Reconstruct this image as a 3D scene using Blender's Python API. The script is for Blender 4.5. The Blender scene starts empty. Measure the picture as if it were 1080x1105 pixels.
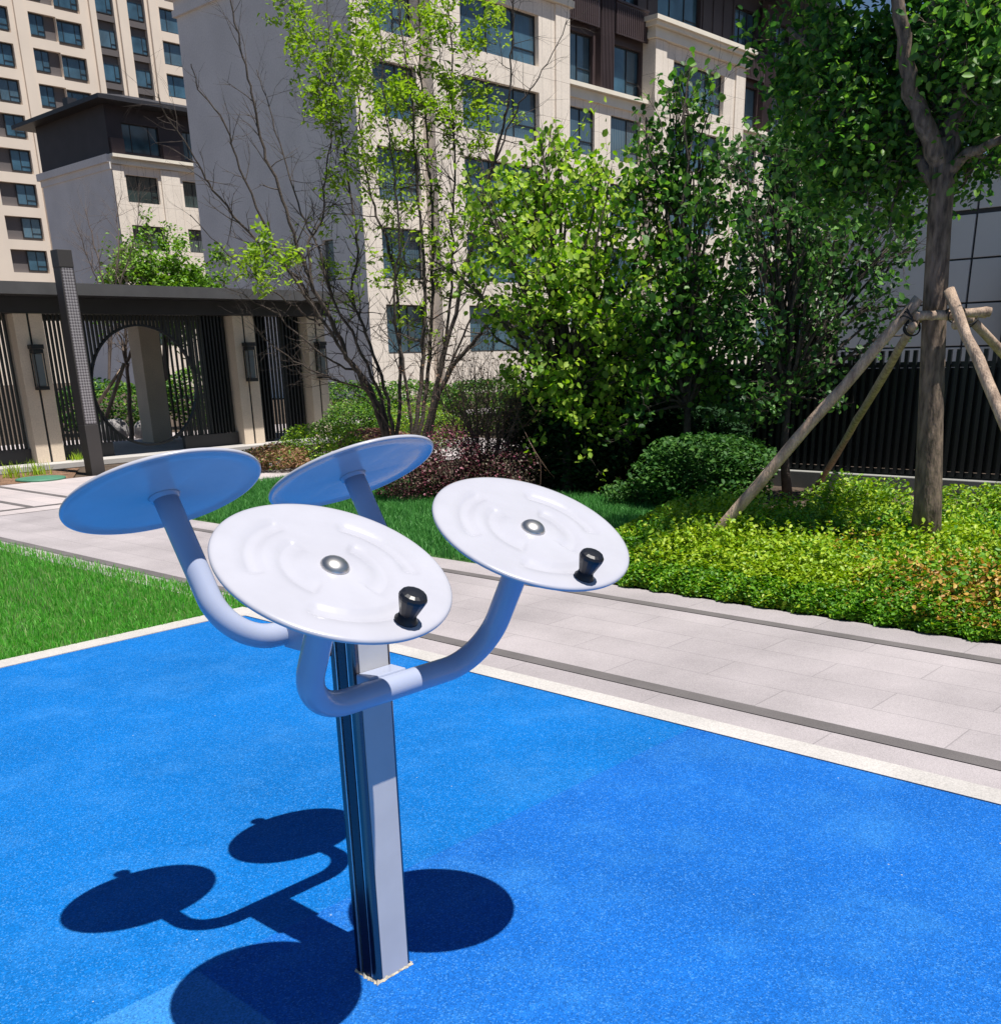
import bpy, bmesh, math, random
import numpy as np
from mathutils import Vector, Matrix

random.seed(7)
SC = bpy.context.scene
COL = SC.collection
pi = math.pi
# ------------------------------------------------------------------ camera
CF, CP, CR, CCY = 1096.34, 0.34903, 0.026377, 783.03
CH = 1.6
G0 = 0.75024                                   # heading of the site grid
V1 = Vector((math.sin(G0), math.cos(G0), 0))   # site axis a (right and away)
V2 = Vector((-math.cos(G0), math.sin(G0), 0))  # site axis b (left and away)
ROT = pi / 2 - G0
fw = Vector((0, math.cos(CP), -math.sin(CP)))
rt = Vector((1, 0, 0))
dn = fw.cross(rt)
c_, s_ = math.cos(CR), math.sin(CR)
CRT, CDN = c_ * rt + s_ * dn, -s_ * rt + c_ * dn
cam_d = bpy.data.cameras.new("camera")
cam = bpy.data.objects.new("camera", cam_d)
COL.objects.link(cam)
M = Matrix.Identity(4)
for i in range(3):
    M[i][0], M[i][1], M[i][2] = CRT[i], -CDN[i], -fw[i]
M[2][3] = CH
cam.matrix_world = M
cam_d.sensor_fit = 'HORIZONTAL'
cam_d.sensor_width = 36
cam_d.lens = CF / 1080 * 36
cam_d.shift_y = (CCY - 552.5) / 1080
cam_d.clip_start, cam_d.clip_end = 0.05, 2000
SC.camera = cam


def W(a, b, z=0.0):
    return V1 * a + V2 * b + Vector((0, 0, z))


def ray(px, py):
    return CRT * ((px - 540) / CF) + CDN * ((py - CCY) / CF) + fw


def at_z(px, py, z=0.0):
    d = ray(px, py)
    return Vector((0, 0, CH)) + d * ((z - CH) / d.z)


def at_y(px, py, Y):
    d = ray(px, py)
    return Vector((0, 0, CH)) + d * (Y / d.y)


# ------------------------------------------------------------------ world, sun
SAZ, SEL = -0.7279, 1.2285
sund = Vector((math.cos(SAZ) * math.cos(SEL), math.sin(SAZ) * math.cos(SEL), math.sin(SEL)))
w = bpy.data.worlds.new("World")
SC.world = w
w.use_nodes = True
nt = w.node_tree
sky = nt.nodes.new("ShaderNodeTexSky")
sky.sky_type = 'NISHITA'
sky.sun_disc = False
sky.sun_elevation = SEL
sky.sun_rotation = math.atan2(sund.x, sund.y)
sky.air_density, sky.dust_density, sky.ozone_density = 1.0, 0.1, 5.0
bg = nt.nodes["Background"]
bg.inputs["Strength"].default_value = 0.05
nt.links.new(sky.outputs[0], bg.inputs[0])
sl = bpy.data.lights.new("sun", 'SUN')
sl.energy = 5.0
sl.angle = math.radians(0.5)
sl.color = (1.0, 0.955, 0.89)
so = bpy.data.objects.new("sun", sl)
so.rotation_euler = sund.to_track_quat('Z', 'Y').to_euler()
so.location = (0, 0, 30)
COL.objects.link(so)
SC.view_settings.view_transform = 'Standard'
SC.view_settings.look = 'None'
SC.view_settings.exposure = 0.34
SC.view_settings.gamma = 1.0

# ------------------------------------------------------------------ materials
MATS = {}


def mat(name, col, rough=0.6, metal=0.0, var=0.0, vscale=5.0, col2=None, bump=0.0, bscale=80.0,
        fine=0.0, fscale=200.0, spec=0.5, stretch=None):
    """Principled paint with two noise layers (broad mottling, fine speckle) and a bump"""
    m = bpy.data.materials.new(name)
    m.use_nodes = True
    n, l = m.node_tree.nodes, m.node_tree.links
    p = n["Principled BSDF"]
    p.inputs["Roughness"].default_value = rough
    p.inputs["Metallic"].default_value = metal
    p.inputs["Specular IOR Level"].default_value = spec
    tc = n.new("ShaderNodeTexCoord")
    src = tc.outputs["Object"]
    if stretch:
        mp = n.new("ShaderNodeMapping")
        mp.inputs["Scale"].default_value = stretch
        l.new(src, mp.inputs[0])
        src = mp.outputs[0]
    base = n.new("ShaderNodeRGB")
    base.outputs[0].default_value = (*col, 1)
    cur = base.outputs[0]

    def layer(cur, scale, amt, c2, detail):
        t = n.new("ShaderNodeTexNoise")
        t.inputs["Scale"].default_value = scale
        t.inputs["Detail"].default_value = detail
        l.new(src, t.inputs["Vector"])
        r = n.new("ShaderNodeMapRange")
        r.inputs[1].default_value, r.inputs[2].default_value = 0.3, 0.7
        l.new(t.outputs[0], r.inputs[0])
        if c2 is not None:
            x = n.new("ShaderNodeMix")
            x.data_type = 'RGBA'
            r.inputs[3].default_value, r.inputs[4].default_value = 0, amt
            l.new(r.outputs[0], x.inputs[0])
            l.new(cur, x.inputs[6])
            x.inputs[7].default_value = (*c2, 1)
            return x.outputs[2]
        x = n.new("ShaderNodeHueSaturation")
        r.inputs[3].default_value, r.inputs[4].default_value = 1 - amt, 1 + amt
        l.new(r.outputs[0], x.inputs["Value"])
        l.new(cur, x.inputs["Color"])
        return x.outputs[0]
    if var:
        cur = layer(cur, vscale, var, col2, 4)
    if fine:
        cur = layer(cur, fscale, fine, None, 2)
    l.new(cur, p.inputs["Base Color"])
    if bump:
        t = n.new("ShaderNodeTexNoise")
        t.inputs["Scale"].default_value = bscale
        t.inputs["Detail"].default_value = 4
        l.new(src, t.inputs["Vector"])
        b = n.new("ShaderNodeBump")
        b.inputs["Strength"].default_value = bump
        b.inputs["Distance"].default_value = 0.02
        l.new(t.outputs[0], b.inputs["Height"])
        l.new(b.outputs[0], p.inputs["Normal"])
    MATS[name] = m
    return m


def leaf_mat(name, cols, trans=0.35, rough=0.45, spec=0.35):
    """per-leaf colour picked from a ramp by the island's random number; some light passes through"""
    m = bpy.data.materials.new(name)
    m.use_nodes = True
    n, l = m.node_tree.nodes, m.node_tree.links
    p = n["Principled BSDF"]
    p.inputs["Roughness"].default_value = rough
    p.inputs["Specular IOR Level"].default_value = spec
    g = n.new("ShaderNodeNewGeometry")
    r = n.new("ShaderNodeValToRGB")
    r.color_ramp.elements.remove(r.color_ramp.elements[1])
    for i, c in enumerate(cols):
        e = r.color_ramp.elements[0] if i == 0 else r.color_ramp.elements.new(i / (len(cols) - 1))
        e.color = (*c, 1)
    l.new(g.outputs["Random Per Island"], r.inputs[0])
    l.new(r.outputs[0], p.inputs["Base Color"])
    t = n.new("ShaderNodeBsdfTranslucent")
    h = n.new("ShaderNodeHueSaturation")
    h.inputs["Saturation"].default_value = 1.1
    h.inputs["Value"].default_value = 1.25
    l.new(r.outputs[0], h.inputs["Color"])
    l.new(h.outputs[0], t.inputs[0])
    x = n.new("ShaderNodeMixShader")
    x.inputs[0].default_value = trans
    l.new(p.outputs[0], x.inputs[1])
    l.new(t.outputs[0], x.inputs[2])
    l.new(x.outputs[0], n["Material Output"].inputs["Surface"])
    MATS[name] = m
    return m


def brick_mat(name, col, colb, joint, bw, bh, mortar, rough=0.75, speck=0.12, fscale=260, off=0.5, bump=0.15, rot=(0, 0, pi / 2)):
    """stone slabs: brick grid in metres over the object's own axes, speckle and joints"""
    m = bpy.data.materials.new(name)
    m.use_nodes = True
    n, l = m.node_tree.nodes, m.node_tree.links
    p = n["Principled BSDF"]
    p.inputs["Roughness"].default_value = rough
    tc = n.new("ShaderNodeTexCoord")
    mp = n.new("ShaderNodeMapping")
    mp.inputs["Rotation"].default_value = rot
    l.new(tc.outputs["Object"], mp.inputs[0])
    b = n.new("ShaderNodeTexBrick")
    b.inputs["Color1"].default_value = (*col, 1)
    b.inputs["Color2"].default_value = (*colb, 1)
    b.inputs["Mortar"].default_value = (*joint, 1)
    b.inputs["Scale"].default_value = 1
    b.inputs["Brick Width"].default_value = bw
    b.inputs["Row Height"].default_value = bh
    b.inputs["Mortar Size"].default_value = mortar
    b.inputs["Mortar Smooth"].default_value = 0.2
    b.offset = off
    l.new(mp.outputs[0], b.inputs["Vector"])
    t = n.new("ShaderNodeTexNoise")
    t.inputs["Scale"].default_value = fscale
    t.inputs["Detail"].default_value = 3
    l.new(tc.outputs["Object"], t.inputs["Vector"])
    t2 = n.new("ShaderNodeTexNoise")
    t2.inputs["Scale"].default_value = 1.3
    t2.inputs["Detail"].default_value = 5
    l.new(tc.outputs["Object"], t2.inputs["Vector"])
    ad = n.new("ShaderNodeMath")
    ad.operation = 'MULTIPLY_ADD'
    l.new(t2.outputs[0], ad.inputs[0])
    ad.inputs[1].default_value = 0.7
    l.new(t.outputs[0], ad.inputs[2])
    r = n.new("ShaderNodeMapRange")
    r.inputs[1].default_value, r.inputs[2].default_value = 0.5, 1.2
    r.inputs[3].default_value, r.inputs[4].default_value = 1 - speck, 1 + speck
    l.new(ad.outputs[0], r.inputs[0])
    h = n.new("ShaderNodeHueSaturation")
    l.new(r.outputs[0], h.inputs["Value"])
    l.new(b.outputs[0], h.inputs["Color"])
    l.new(h.outputs[0], p.inputs["Base Color"])
    bu = n.new("ShaderNodeBump")
    bu.inputs["Strength"].default_value = bump
    bu.inputs["Distance"].default_value = 0.01
    l.new(t.outputs[0], bu.inputs["Height"])
    l.new(bu.outputs[0], p.inputs["Normal"])
    MATS[name] = m
    return m


def rubber_mat():
    """granular poured rubber in two colour fields that meet at b = 2.3"""
    m = bpy.data.materials.new("blue_rubber")
    m.use_nodes = True
    n, l = m.node_tree.nodes, m.node_tree.links
    p = n["Principled BSDF"]
    p.inputs["Roughness"].default_value = 0.85
    p.inputs["Specular IOR Level"].default_value = 0.12
    tc = n.new("ShaderNodeTexCoord")
    v = n.new("ShaderNodeTexVoronoi")
    v.inputs["Scale"].default_value = 230
    l.new(tc.outputs["Object"], v.inputs["Vector"])
    sp = n.new("ShaderNodeSeparateColor")
    l.new(v.outputs["Color"], sp.inputs[0])
    nz = n.new("ShaderNodeTexNoise")
    nz.inputs["Scale"].default_value = 1.1
    nz.inputs["Detail"].default_value = 6
    nz.inputs["Roughness"].default_value = 0.6
    l.new(tc.outputs["Object"], nz.inputs["Vector"])
    xyz = n.new("ShaderNodeSeparateXYZ")
    l.new(tc.outputs["Object"], xyz.inputs[0])
    gt = n.new("ShaderNodeMapRange")
    gt.inputs[1].default_value, gt.inputs[2].default_value = 2.297, 2.303
    l.new(xyz.outputs[1], gt.inputs[0])
    mx = n.new("ShaderNodeMix")
    mx.data_type = 'RGBA'
    l.new(gt.outputs[0], mx.inputs[0])
    mx.inputs[6].default_value = (0.013, 0.095, 0.455, 1)
    mx.inputs[7].default_value = (0.003, 0.138, 0.46, 1)
    xm = n.new("ShaderNodeMapRange")
    xm.inputs[1].default_value, xm.inputs[2].default_value = 1.203, 1.197
    l.new(xyz.outputs[0], xm.inputs[0])
    m3 = n.new("ShaderNodeMix")
    m3.data_type = 'RGBA'
    l.new(xm.outputs[0], m3.inputs[0])
    m3.inputs[6].default_value = (0.008, 0.120, 0.465, 1)
    m3.inputs[7].default_value = (0.035, 0.215, 0.56, 1)
    l.new(m3.outputs[2], mx.inputs[6])
    # pale dust in worn patches
    nd = n.new("ShaderNodeTexNoise")
    nd.inputs["Scale"].default_value = 2.6
    nd.inputs["Detail"].default_value = 8
    nd.inputs["Roughness"].default_value = 0.7
    l.new(tc.outputs["Object"], nd.inputs["Vector"])
    rd = n.new("ShaderNodeMapRange")
    rd.inputs[1].default_value, rd.inputs[2].default_value = 0.48, 0.75
    rd.inputs[3].default_value, rd.inputs[4].default_value = 0.0, 0.6
    l.new(nd.outputs[0], rd.inputs[0])
    m4 = n.new("ShaderNodeMix")
    m4.data_type = 'RGBA'
    l.new(rd.outputs[0], m4.inputs[0])
    l.new(mx.outputs[2], m4.inputs[6])
    m4.inputs[7].default_value = (0.035, 0.20, 0.53, 1)
    mx = m4
    # granules: value jitter
    r = n.new("ShaderNodeMapRange")
    r.inputs[3].default_value, r.inputs[4].default_value = 0.72, 1.28
    l.new(sp.outputs[0], r.inputs[0])
    r2 = n.new("ShaderNodeMapRange")
    r2.inputs[1].default_value, r2.inputs[2].default_value = 0.3, 0.7
    r2.inputs[3].default_value, r2.inputs[4].default_value = 0.88, 1.12
    l.new(nz.outputs[0], r2.inputs[0])
    mu = n.new("ShaderNodeMath")
    mu.operation = 'MULTIPLY'
    l.new(r.outputs[0], mu.inputs[0])
    l.new(r2.outputs[0], mu.inputs[1])
    h = n.new("ShaderNodeHueSaturation")
    l.new(mu.outputs[0], h.inputs["Value"])
    l.new(mx.outputs[2], h.inputs["Color"])
    # a few pale granules
    gtp = n.new("ShaderNodeMath")
    gtp.operation = 'GREATER_THAN'
    gtp.inputs[1].default_value = 0.9
    l.new(sp.outputs[1], gtp.inputs[0])
    mk = n.new("ShaderNodeMath")
    mk.operation = 'MULTIPLY'
    mk.inputs[1].default_value = 0.35
    l.new(gtp.outputs[0], mk.inputs[0])
    m2 = n.new("ShaderNodeMix")
    m2.data_type = 'RGBA'
    l.new(mk.outputs[0], m2.inputs[0])
    l.new(h.outputs[0], m2.inputs[6])
    m2.inputs[7].default_value = (0.12, 0.38, 0.8, 1)
    # stray pale grit
    v2 = n.new("ShaderNodeTexVoronoi")
    v2.inputs["Scale"].default_value = 7
    v2.inputs["Randomness"].default_value = 1
    l.new(tc.outputs["Object"], v2.inputs["Vector"])
    ls = n.new("ShaderNodeMath")
    ls.operation = 'LESS_THAN'
    ls.inputs[1].default_value = 0.022
    l.new(v2.outputs["Distance"], ls.inputs[0])
    mg = n.new("ShaderNodeMix")
    mg.data_type = 'RGBA'
    l.new(ls.outputs[0], mg.inputs[0])
    l.new(m2.outputs[2], mg.inputs[6])
    mg.inputs[7].default_value = (0.36, 0.44, 0.48, 1)
    l.new(mg.outputs[2], p.inputs["Base Color"])
    b = n.new("ShaderNodeBump")
    b.inputs["Strength"].default_value = 0.7
    b.inputs["Distance"].default_value = 0.003
    l.new(v.outputs["Distance"], b.inputs["Height"])
    l.new(b.outputs[0], p.inputs["Normal"])
    return m


def glass_mat(name, col, rough=0.06):
    """dark window glass over a dim room: glossy coat over a near-black tint with broad variation"""
    m = mat(name, col, rough, 0.0, var=0.5, vscale=0.6, spec=1.0)
    n, l = m.node_tree.nodes, m.node_tree.links
    p = n["Principled BSDF"]
    src = p.inputs["Base Color"].links[0].from_socket
    oi = n.new("ShaderNodeObjectInfo")
    r = n.new("ShaderNodeValToRGB")
    r.color_ramp.elements[0].position, r.color_ramp.elements[1].position = 0.35, 1.0
    r.color_ramp.elements[0].color, r.color_ramp.elements[1].color = (0, 0, 0, 1), (0.8, 0.8, 0.8, 1)
    l.new(oi.outputs["Random"], r.inputs[0])
    # drawn curtains show as soft vertical folds in some rooms
    tc = n.new("ShaderNodeTexCoord")
    wv = n.new("ShaderNodeTexWave")
    wv.inputs["Scale"].default_value = 2.2
    wv.inputs["Distortion"].default_value = 1.5
    l.new(tc.outputs["Object"], wv.inputs["Vector"])
    mu = n.new("ShaderNodeMath")
    mu.operation = 'MULTIPLY'
    l.new(wv.outputs["Fac"], mu.inputs[0])
    l.new(r.outputs[0], mu.inputs[1])
    x = n.new("ShaderNodeMix")
    x.data_type = 'RGBA'
    l.new(mu.outputs[0], x.inputs[0])
    l.new(src, x.inputs[6])
    x.inputs[7].default_value = (0.20, 0.23, 0.235, 1)
    l.new(x.outputs[2], p.inputs["Base Color"])
    return m


m_rubber = rubber_mat()
m_paint = mat("white_paint", (0.37, 0.405, 0.515), 0.2, var=0.03, vscale=9)
m_disc = mat("white_disc_plastic", (0.45, 0.45, 0.505), 0.24, var=0.06, vscale=6, col2=None, bump=0.12, bscale=9)
m_steel = mat("steel", (0.62, 0.60, 0.57), 0.36, 1.0, var=0.1, vscale=30)
m_black = mat("black_plastic", (0.008, 0.009, 0.014), 0.38, spec=0.5)
m_trim = mat("dark_chrome_trim", (0.16, 0.145, 0.145), 0.2, 1.0)
m_panel = mat("post_panel_coating", (0.47, 0.465, 0.475), 0.35, var=0.05, vscale=9)
m_strip = mat("brushed_aluminium_strip", (0.85, 0.86, 0.88), 0.3, 0.85)
m_navy = mat("dark_side_panel", (0.012, 0.016, 0.04), 0.25, spec=0.6)
m_seal = mat("pale_sealant", (0.50, 0.44, 0.33), 0.8, var=0.3, vscale=40, bump=0.5, bscale=60)
m_kerb = mat("cream_kerb_stone", (0.49, 0.465, 0.445), 0.8, var=0.10, vscale=2.5, fine=0.16, fscale=140, bump=0.2, bscale=150)
m_pave = brick_mat("granite_paving", (0.385, 0.348, 0.358), (0.350, 0.316, 0.326), (0.262, 0.238, 0.246), 0.90, 0.30, 0.0035, speck=0.42)
m_pave2 = brick_mat("pale_granite_paving", (0.52, 0.455, 0.45), (0.47, 0.42, 0.42), (0.30, 0.27, 0.27), 0.6, 0.3, 0.004, speck=0.2)
m_band = mat("dark_granite_band", (0.135, 0.122, 0.122), 0.75, var=0.15, vscale=3, fine=0.2, fscale=200)
m_soil = mat("garden_soil", (0.085, 0.06, 0.042), 0.95, var=0.35, vscale=3, fine=0.4, fscale=60, bump=0.8, bscale=35)
m_mulch = mat("bark_mulch", (0.20, 0.115, 0.07), 0.95, var=0.45, vscale=5, fine=0.5, fscale=40, bump=1.0, bscale=30)
m_turf = mat("turf_soil", (0.05, 0.12, 0.025), 0.95, var=0.3, vscale=6, fine=0.4, fscale=80)
m_beige = brick_mat("beige_stone_cladding", (0.89, 0.80, 0.70), (0.87, 0.78, 0.68), (0.56, 0.49, 0.42), 0.62, 1.475, 0.012, 0.8, speck=0.12, fscale=14, off=0.0, bump=0.03, rot=(-pi / 2, 0, 0))
m_beige2 = mat("tower_beige_cladding", (0.80, 0.69, 0.585), 0.8, var=0.05, vscale=0.3)
m_cornice = mat("pale_cornice_stone", (0.88, 0.82, 0.70), 0.8, var=0.06, vscale=1.0)
m_render = mat("grey_render", (0.86, 0.83, 0.82), 0.9, var=0.07, vscale=0.5, fine=0.06, fscale=14)
m_brown = mat("brown_metal_cladding", (0.075, 0.052, 0.054), 0.55, var=0.12, vscale=1.0)
m_dkbrown = mat("dark_brown_cladding", (0.045, 0.036, 0.042), 0.6, var=0.12, vscale=1.0)
m_greyband = mat("grey_spandrel", (0.13, 0.115, 0.115), 0.6)
m_roofd = mat("dark_roof_metal", (0.028, 0.028, 0.034), 0.5, var=0.1)
m_wframe = mat("dark_window_frame", (0.022, 0.024, 0.028), 0.4)
m_glass = glass_mat("window_glass", (0.045, 0.105, 0.155))
m_glass2 = glass_mat("green_window_glass", (0.03, 0.05, 0.05))
m_pavroof = mat("pavilion_dark_metal", (0.030, 0.030, 0.033), 0.5, var=0.15, vscale=2)
m_fascia = mat("pavilion_fascia", (0.085, 0.083, 0.085), 0.45, var=0.12, vscale=3)
m_slat = mat("black_slat_metal", (0.014, 0.017, 0.019), 0.45)
m_pillar = mat("pillar_stone", (0.72, 0.60, 0.47), 0.8, var=0.08, vscale=2, fine=0.08, fscale=40)
m_lampm = mat("lamp_dark_metal", (0.050, 0.045, 0.045), 0.5)
m_lampglass = mat("frosted_lantern_glass", (0.16, 0.19, 0.20), 0.2, spec=0.6)
m_concrete = mat("fence_concrete", (0.30, 0.30, 0.28), 0.85, var=0.15, vscale=2, fine=0.1, fscale=60)
m_panelw = mat("pale_grey_panel", (0.66, 0.67, 0.66), 0.5, var=0.05, vscale=1)
m_joint = mat("panel_joint", (0.05, 0.05, 0.055), 0.6)
m_pole = mat("peeled_timber_pole", (0.54, 0.40, 0.29), 0.75, var=0.75, vscale=7, col2=(0.15, 0.095, 0.07), bump=0.6, bscale=25, fine=0.25, fscale=60, stretch=(3, 3, 0.7))
m_rope = mat("black_binding_rope", (0.015, 0.015, 0.017), 0.8)
m_bark = mat("grey_bark", (0.24, 0.175, 0.13), 0.95, var=1.0, vscale=30, col2=(0.045, 0.032, 0.025), bump=1.0, bscale=34, stretch=(1, 1, 0.28))
m_barkd = mat("dark_shrub_bark", (0.055, 0.042, 0.036), 0.9, var=0.6, vscale=14, col2=(0.15, 0.12, 0.10), bump=0.5, bscale=40)
m_barkp = mat("pale_twig_bark", (0.22, 0.17, 0.14), 0.9, var=0.4, vscale=12, col2=(0.09, 0.065, 0.055))
m_dry = mat("dry_twig", (0.20, 0.125, 0.095), 0.9, var=0.4, vscale=6)
m_rock = mat("garden_rock", (0.34, 0.32, 0.31), 0.9, var=0.6, vscale=3, col2=(0.08, 0.08, 0.09), bump=0.8, bscale=9)
m_manhole = mat("green_cover_plastic", (0.07, 0.22, 0.14), 0.6, var=0.15, vscale=8)

l_grass = leaf_mat("grass_blades", [(0.06, 0.31, 0.03), (0.10, 0.44, 0.045), (0.15, 0.54, 0.06), (0.22, 0.60, 0.10), (0.09, 0.37, 0.04), (0.36, 0.48, 0.17), (0.08, 0.35, 0.04)], 0.45, 0.5)
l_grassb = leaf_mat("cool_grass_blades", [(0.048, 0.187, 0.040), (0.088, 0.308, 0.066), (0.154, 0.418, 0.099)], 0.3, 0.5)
l_hedge = leaf_mat("golden_privet_leaves", [(0.20, 0.36, 0.02), (0.29, 0.46, 0.025), (0.38, 0.53, 0.03), (0.46, 0.56, 0.05)], 0.25)
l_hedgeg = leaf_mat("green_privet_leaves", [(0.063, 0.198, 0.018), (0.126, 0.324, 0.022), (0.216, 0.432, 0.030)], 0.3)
l_hedgeo = leaf_mat("orange_tip_leaves", [(0.56, 0.33, 0.07), (0.62, 0.42, 0.10), (0.50, 0.24, 0.06)], 0.3)
l_lime = leaf_mat("lime_young_leaves", [(0.20, 0.36, 0.03), (0.29, 0.47, 0.045), (0.40, 0.54, 0.08), (0.16, 0.28, 0.03)], 0.5)
l_mid = leaf_mat("mid_green_broad_leaves", [(0.11, 0.25, 0.030), (0.24, 0.45, 0.045), (0.40, 0.60, 0.07), (0.52, 0.66, 0.13), (0.08, 0.19, 0.03)], 0.5)
l_dark = leaf_mat("dark_green_leaves", [(0.018, 0.06, 0.018), (0.035, 0.11, 0.026), (0.07, 0.19, 0.04), (0.17, 0.36, 0.07), (0.02, 0.07, 0.02)], 0.35)
l_tree = leaf_mat("maple_green_leaves", [(0.04, 0.13, 0.025), (0.10, 0.26, 0.04), (0.22, 0.42, 0.06), (0.03, 0.09, 0.025), (0.06, 0.17, 0.03)], 0.45)
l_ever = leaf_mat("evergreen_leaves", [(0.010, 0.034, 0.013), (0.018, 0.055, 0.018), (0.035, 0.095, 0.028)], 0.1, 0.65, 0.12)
l_box = leaf_mat("round_bush_leaves", [(0.025, 0.085, 0.020), (0.05, 0.14, 0.028), (0.10, 0.22, 0.04)], 0.2, 0.55, 0.2)
l_red = leaf_mat("barberry_leaves", [(0.13, 0.028, 0.05), (0.26, 0.06, 0.105), (0.11, 0.06, 0.055), (0.38, 0.12, 0.17)], 0.2)
l_redg = leaf_mat("barberry_green_leaves", [(0.06, 0.065, 0.04), (0.12, 0.11, 0.06), (0.13, 0.05, 0.065), (0.24, 0.23, 0.14)], 0.2)
l_bright = leaf_mat("bright_hedge_leaves", [(0.08, 0.20, 0.022), (0.16, 0.33, 0.035), (0.26, 0.44, 0.05), (0.05, 0.13, 0.02)], 0.3)
l_brownl = leaf_mat("dry_brown_leaves", [(0.322, 0.182, 0.098), (0.448, 0.280, 0.154), (0.280, 0.126, 0.084), (0.196, 0.210, 0.070)], 0.2)


# ------------------------------------------------------------------ mesh helpers
class MB:
    """collects primitives, then links them as ONE mesh object"""

    def __init__(s):
        s.v, s.f, s.m, s.sm = [], [], [], []
        s.mi = 0
        s.smooth = False

    def add(s, vs, fs, smooth=None):
        o = len(s.v)
        s.v += [tuple(v) for v in vs]
        for f in fs:
            s.f.append([i + o for i in f])
            s.m.append(s.mi)
            s.sm.append(s.smooth if smooth is None else smooth)
        return s

    def box(s, x0, x1, y0, y1, z0, z1, bev=0.0):
        if bev <= 0:
            vs = [(x, y, z) for x in (x0, x1) for y in (y0, y1) for z in (z0, z1)]
            fs = [(0, 1, 3, 2), (4, 6, 7, 5), (0, 4, 5, 1), (2, 3, 7, 6), (0, 2, 6, 4), (1, 5, 7, 3)]
            return s.add(vs, fs, False)
        bm = bmesh.new()
        r = bmesh.ops.create_cube(bm, size=1)
        for v in bm.verts:
            v.co = Vector(((x0 + x1) / 2 + v.co.x * (x1 - x0), (y0 + y1) / 2 + v.co.y * (y1 - y0), (z0 + z1) / 2 + v.co.z * (z1 - z0)))
        bmesh.ops.bevel(bm, geom=bm.edges[:], offset=bev, segments=2, affect='EDGES', profile=0.5)
        bm.verts.index_update()
        s.add([v.co[:] for v in bm.verts], [[v.index for v in f.verts] for f in bm.faces], False)
        bm.free()
        return s

    def tube(s, path, rad, n=8, cap=True):
        path = [Vector(p) for p in path]
        if not hasattr(rad, '__len__'):
            rad = [rad] * len(path)
        up = Vector((0.31, 0.17, 0.93))
        rings = []
        prev = None
        for i, p in enumerate(path):
            d = (path[min(i + 1, len(path) - 1)] - path[max(i - 1, 0)])
            if d.length < 1e-9:
                d = Vector((0, 0, 1))
            d.normalize()
            if prev is None:
                u = d.cross(up)
                if u.length < 1e-3:
                    u = d.cross(Vector((1, 0, 0)))
            else:
                u = prev - d * prev.dot(d)
            u.normalize()
            prev = u
            q = d.cross(u)
            rings.append([p + (u * math.cos(2 * pi * k / n) + q * math.sin(2 * pi * k / n)) * rad[i] for k in range(n)])
        vs = [v for r in rings for v in r]
        fs = []
        for i in range(len(rings) - 1):
            for k in range(n):
                a, b = i * n + k, i * n + (k + 1) % n
                fs.append((a, b, b + n, a + n))
        if cap:
            fs.append(tuple(range(n - 1, -1, -1)))
            fs.append(tuple(range((len(rings) - 1) * n, len(rings) * n)))
        return s.add(vs, fs, True)

    def lathe(s, prof, n=48, frame=None, caps=True, flat=False):
        """profile (r, z) turned about z; frame = Matrix"""
        vs, fs = [], []
        for r, z in prof:
            for k in range(n):
                t = 2 * pi * k / n
                v = Vector((r * math.cos(t), r * math.sin(t), z))
                vs.append(frame @ v if frame else v)
        for i in range(len(prof) - 1):
            for k in range(n):
                a, b = i * n + k, i * n + (k + 1) % n
                fs.append((a, a + n, b + n, b))
        if caps:
            fs.append(tuple(range(n)))
            fs.append(tuple(range(len(prof) * n - 1, (len(prof) - 1) * n - 1, -1)))
        return s.add(vs, fs, not flat)

    def prism(s, pts, z0, z1):
        n = len(pts)
        vs = [(x, y, z0) for x, y in pts] + [(x, y, z1) for x, y in pts]
        fs = [tuple(range(n - 1, -1, -1)), tuple(range(n, 2 * n))] + [(i, (i + 1) % n, n + (i + 1) % n, n + i) for i in range(n)]
        return s.add(vs, fs, False)

    def build(s, name, mats, parent=None, loc=None, rot=None):
        me = bpy.data.meshes.new(name)
        me.from_pydata(s.v, [], s.f)
        ms = mats if isinstance(mats, (list, tuple)) else [mats]
        for m in ms:
            me.materials.append(m)
        me.polygons.foreach_set('material_index', s.m)
        me.polygons.foreach_set('use_smooth', s.sm)
        me.update()
        o = bpy.data.objects.new(name, me)
        COL.objects.link(o)
        if parent is not None:
            o.parent = parent
        if loc is not None:
            o.location = loc
        if rot is not None:
            o.rotation_euler = (0, 0, rot)
        return o


def npmesh(name, verts, faces, mats, parent=None, mi=None, smooth=False):
    """verts (N,3), faces (M,k) as numpy arrays"""
    me = bpy.data.meshes.new(name)
    k = faces.shape[1]
    me.vertices.add(len(verts))
    me.vertices.foreach_set('co', np.ascontiguousarray(verts, np.float32).ravel())
    me.loops.add(faces.size)
    me.loops.foreach_set('vertex_index', np.ascontiguousarray(faces, np.int32).ravel())
    me.polygons.add(len(faces))
    me.polygons.foreach_set('loop_start', np.arange(0, faces.size, k, dtype=np.int32))
    for m in (mats if isinstance(mats, (list, tuple)) else [mats]):
        me.materials.append(m)
    if mi is not None:
        me.polygons.foreach_set('material_index', np.ascontiguousarray(mi, np.int32))
    if smooth:
        me.polygons.foreach_set('use_smooth', np.ones(len(faces), bool))
    me.update(calc_edges=True)
    o = bpy.data.objects.new(name, me)
    COL.objects.link(o)
    if parent is not None:
        o.parent = parent
    return o


def tag(o, label=None, cat=None, group=None, kind=None):
    if label:
        o['label'] = label
    if cat:
        o['category'] = cat
    if group:
        o['group'] = group
    if kind:
        o['kind'] = kind
    return o


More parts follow.
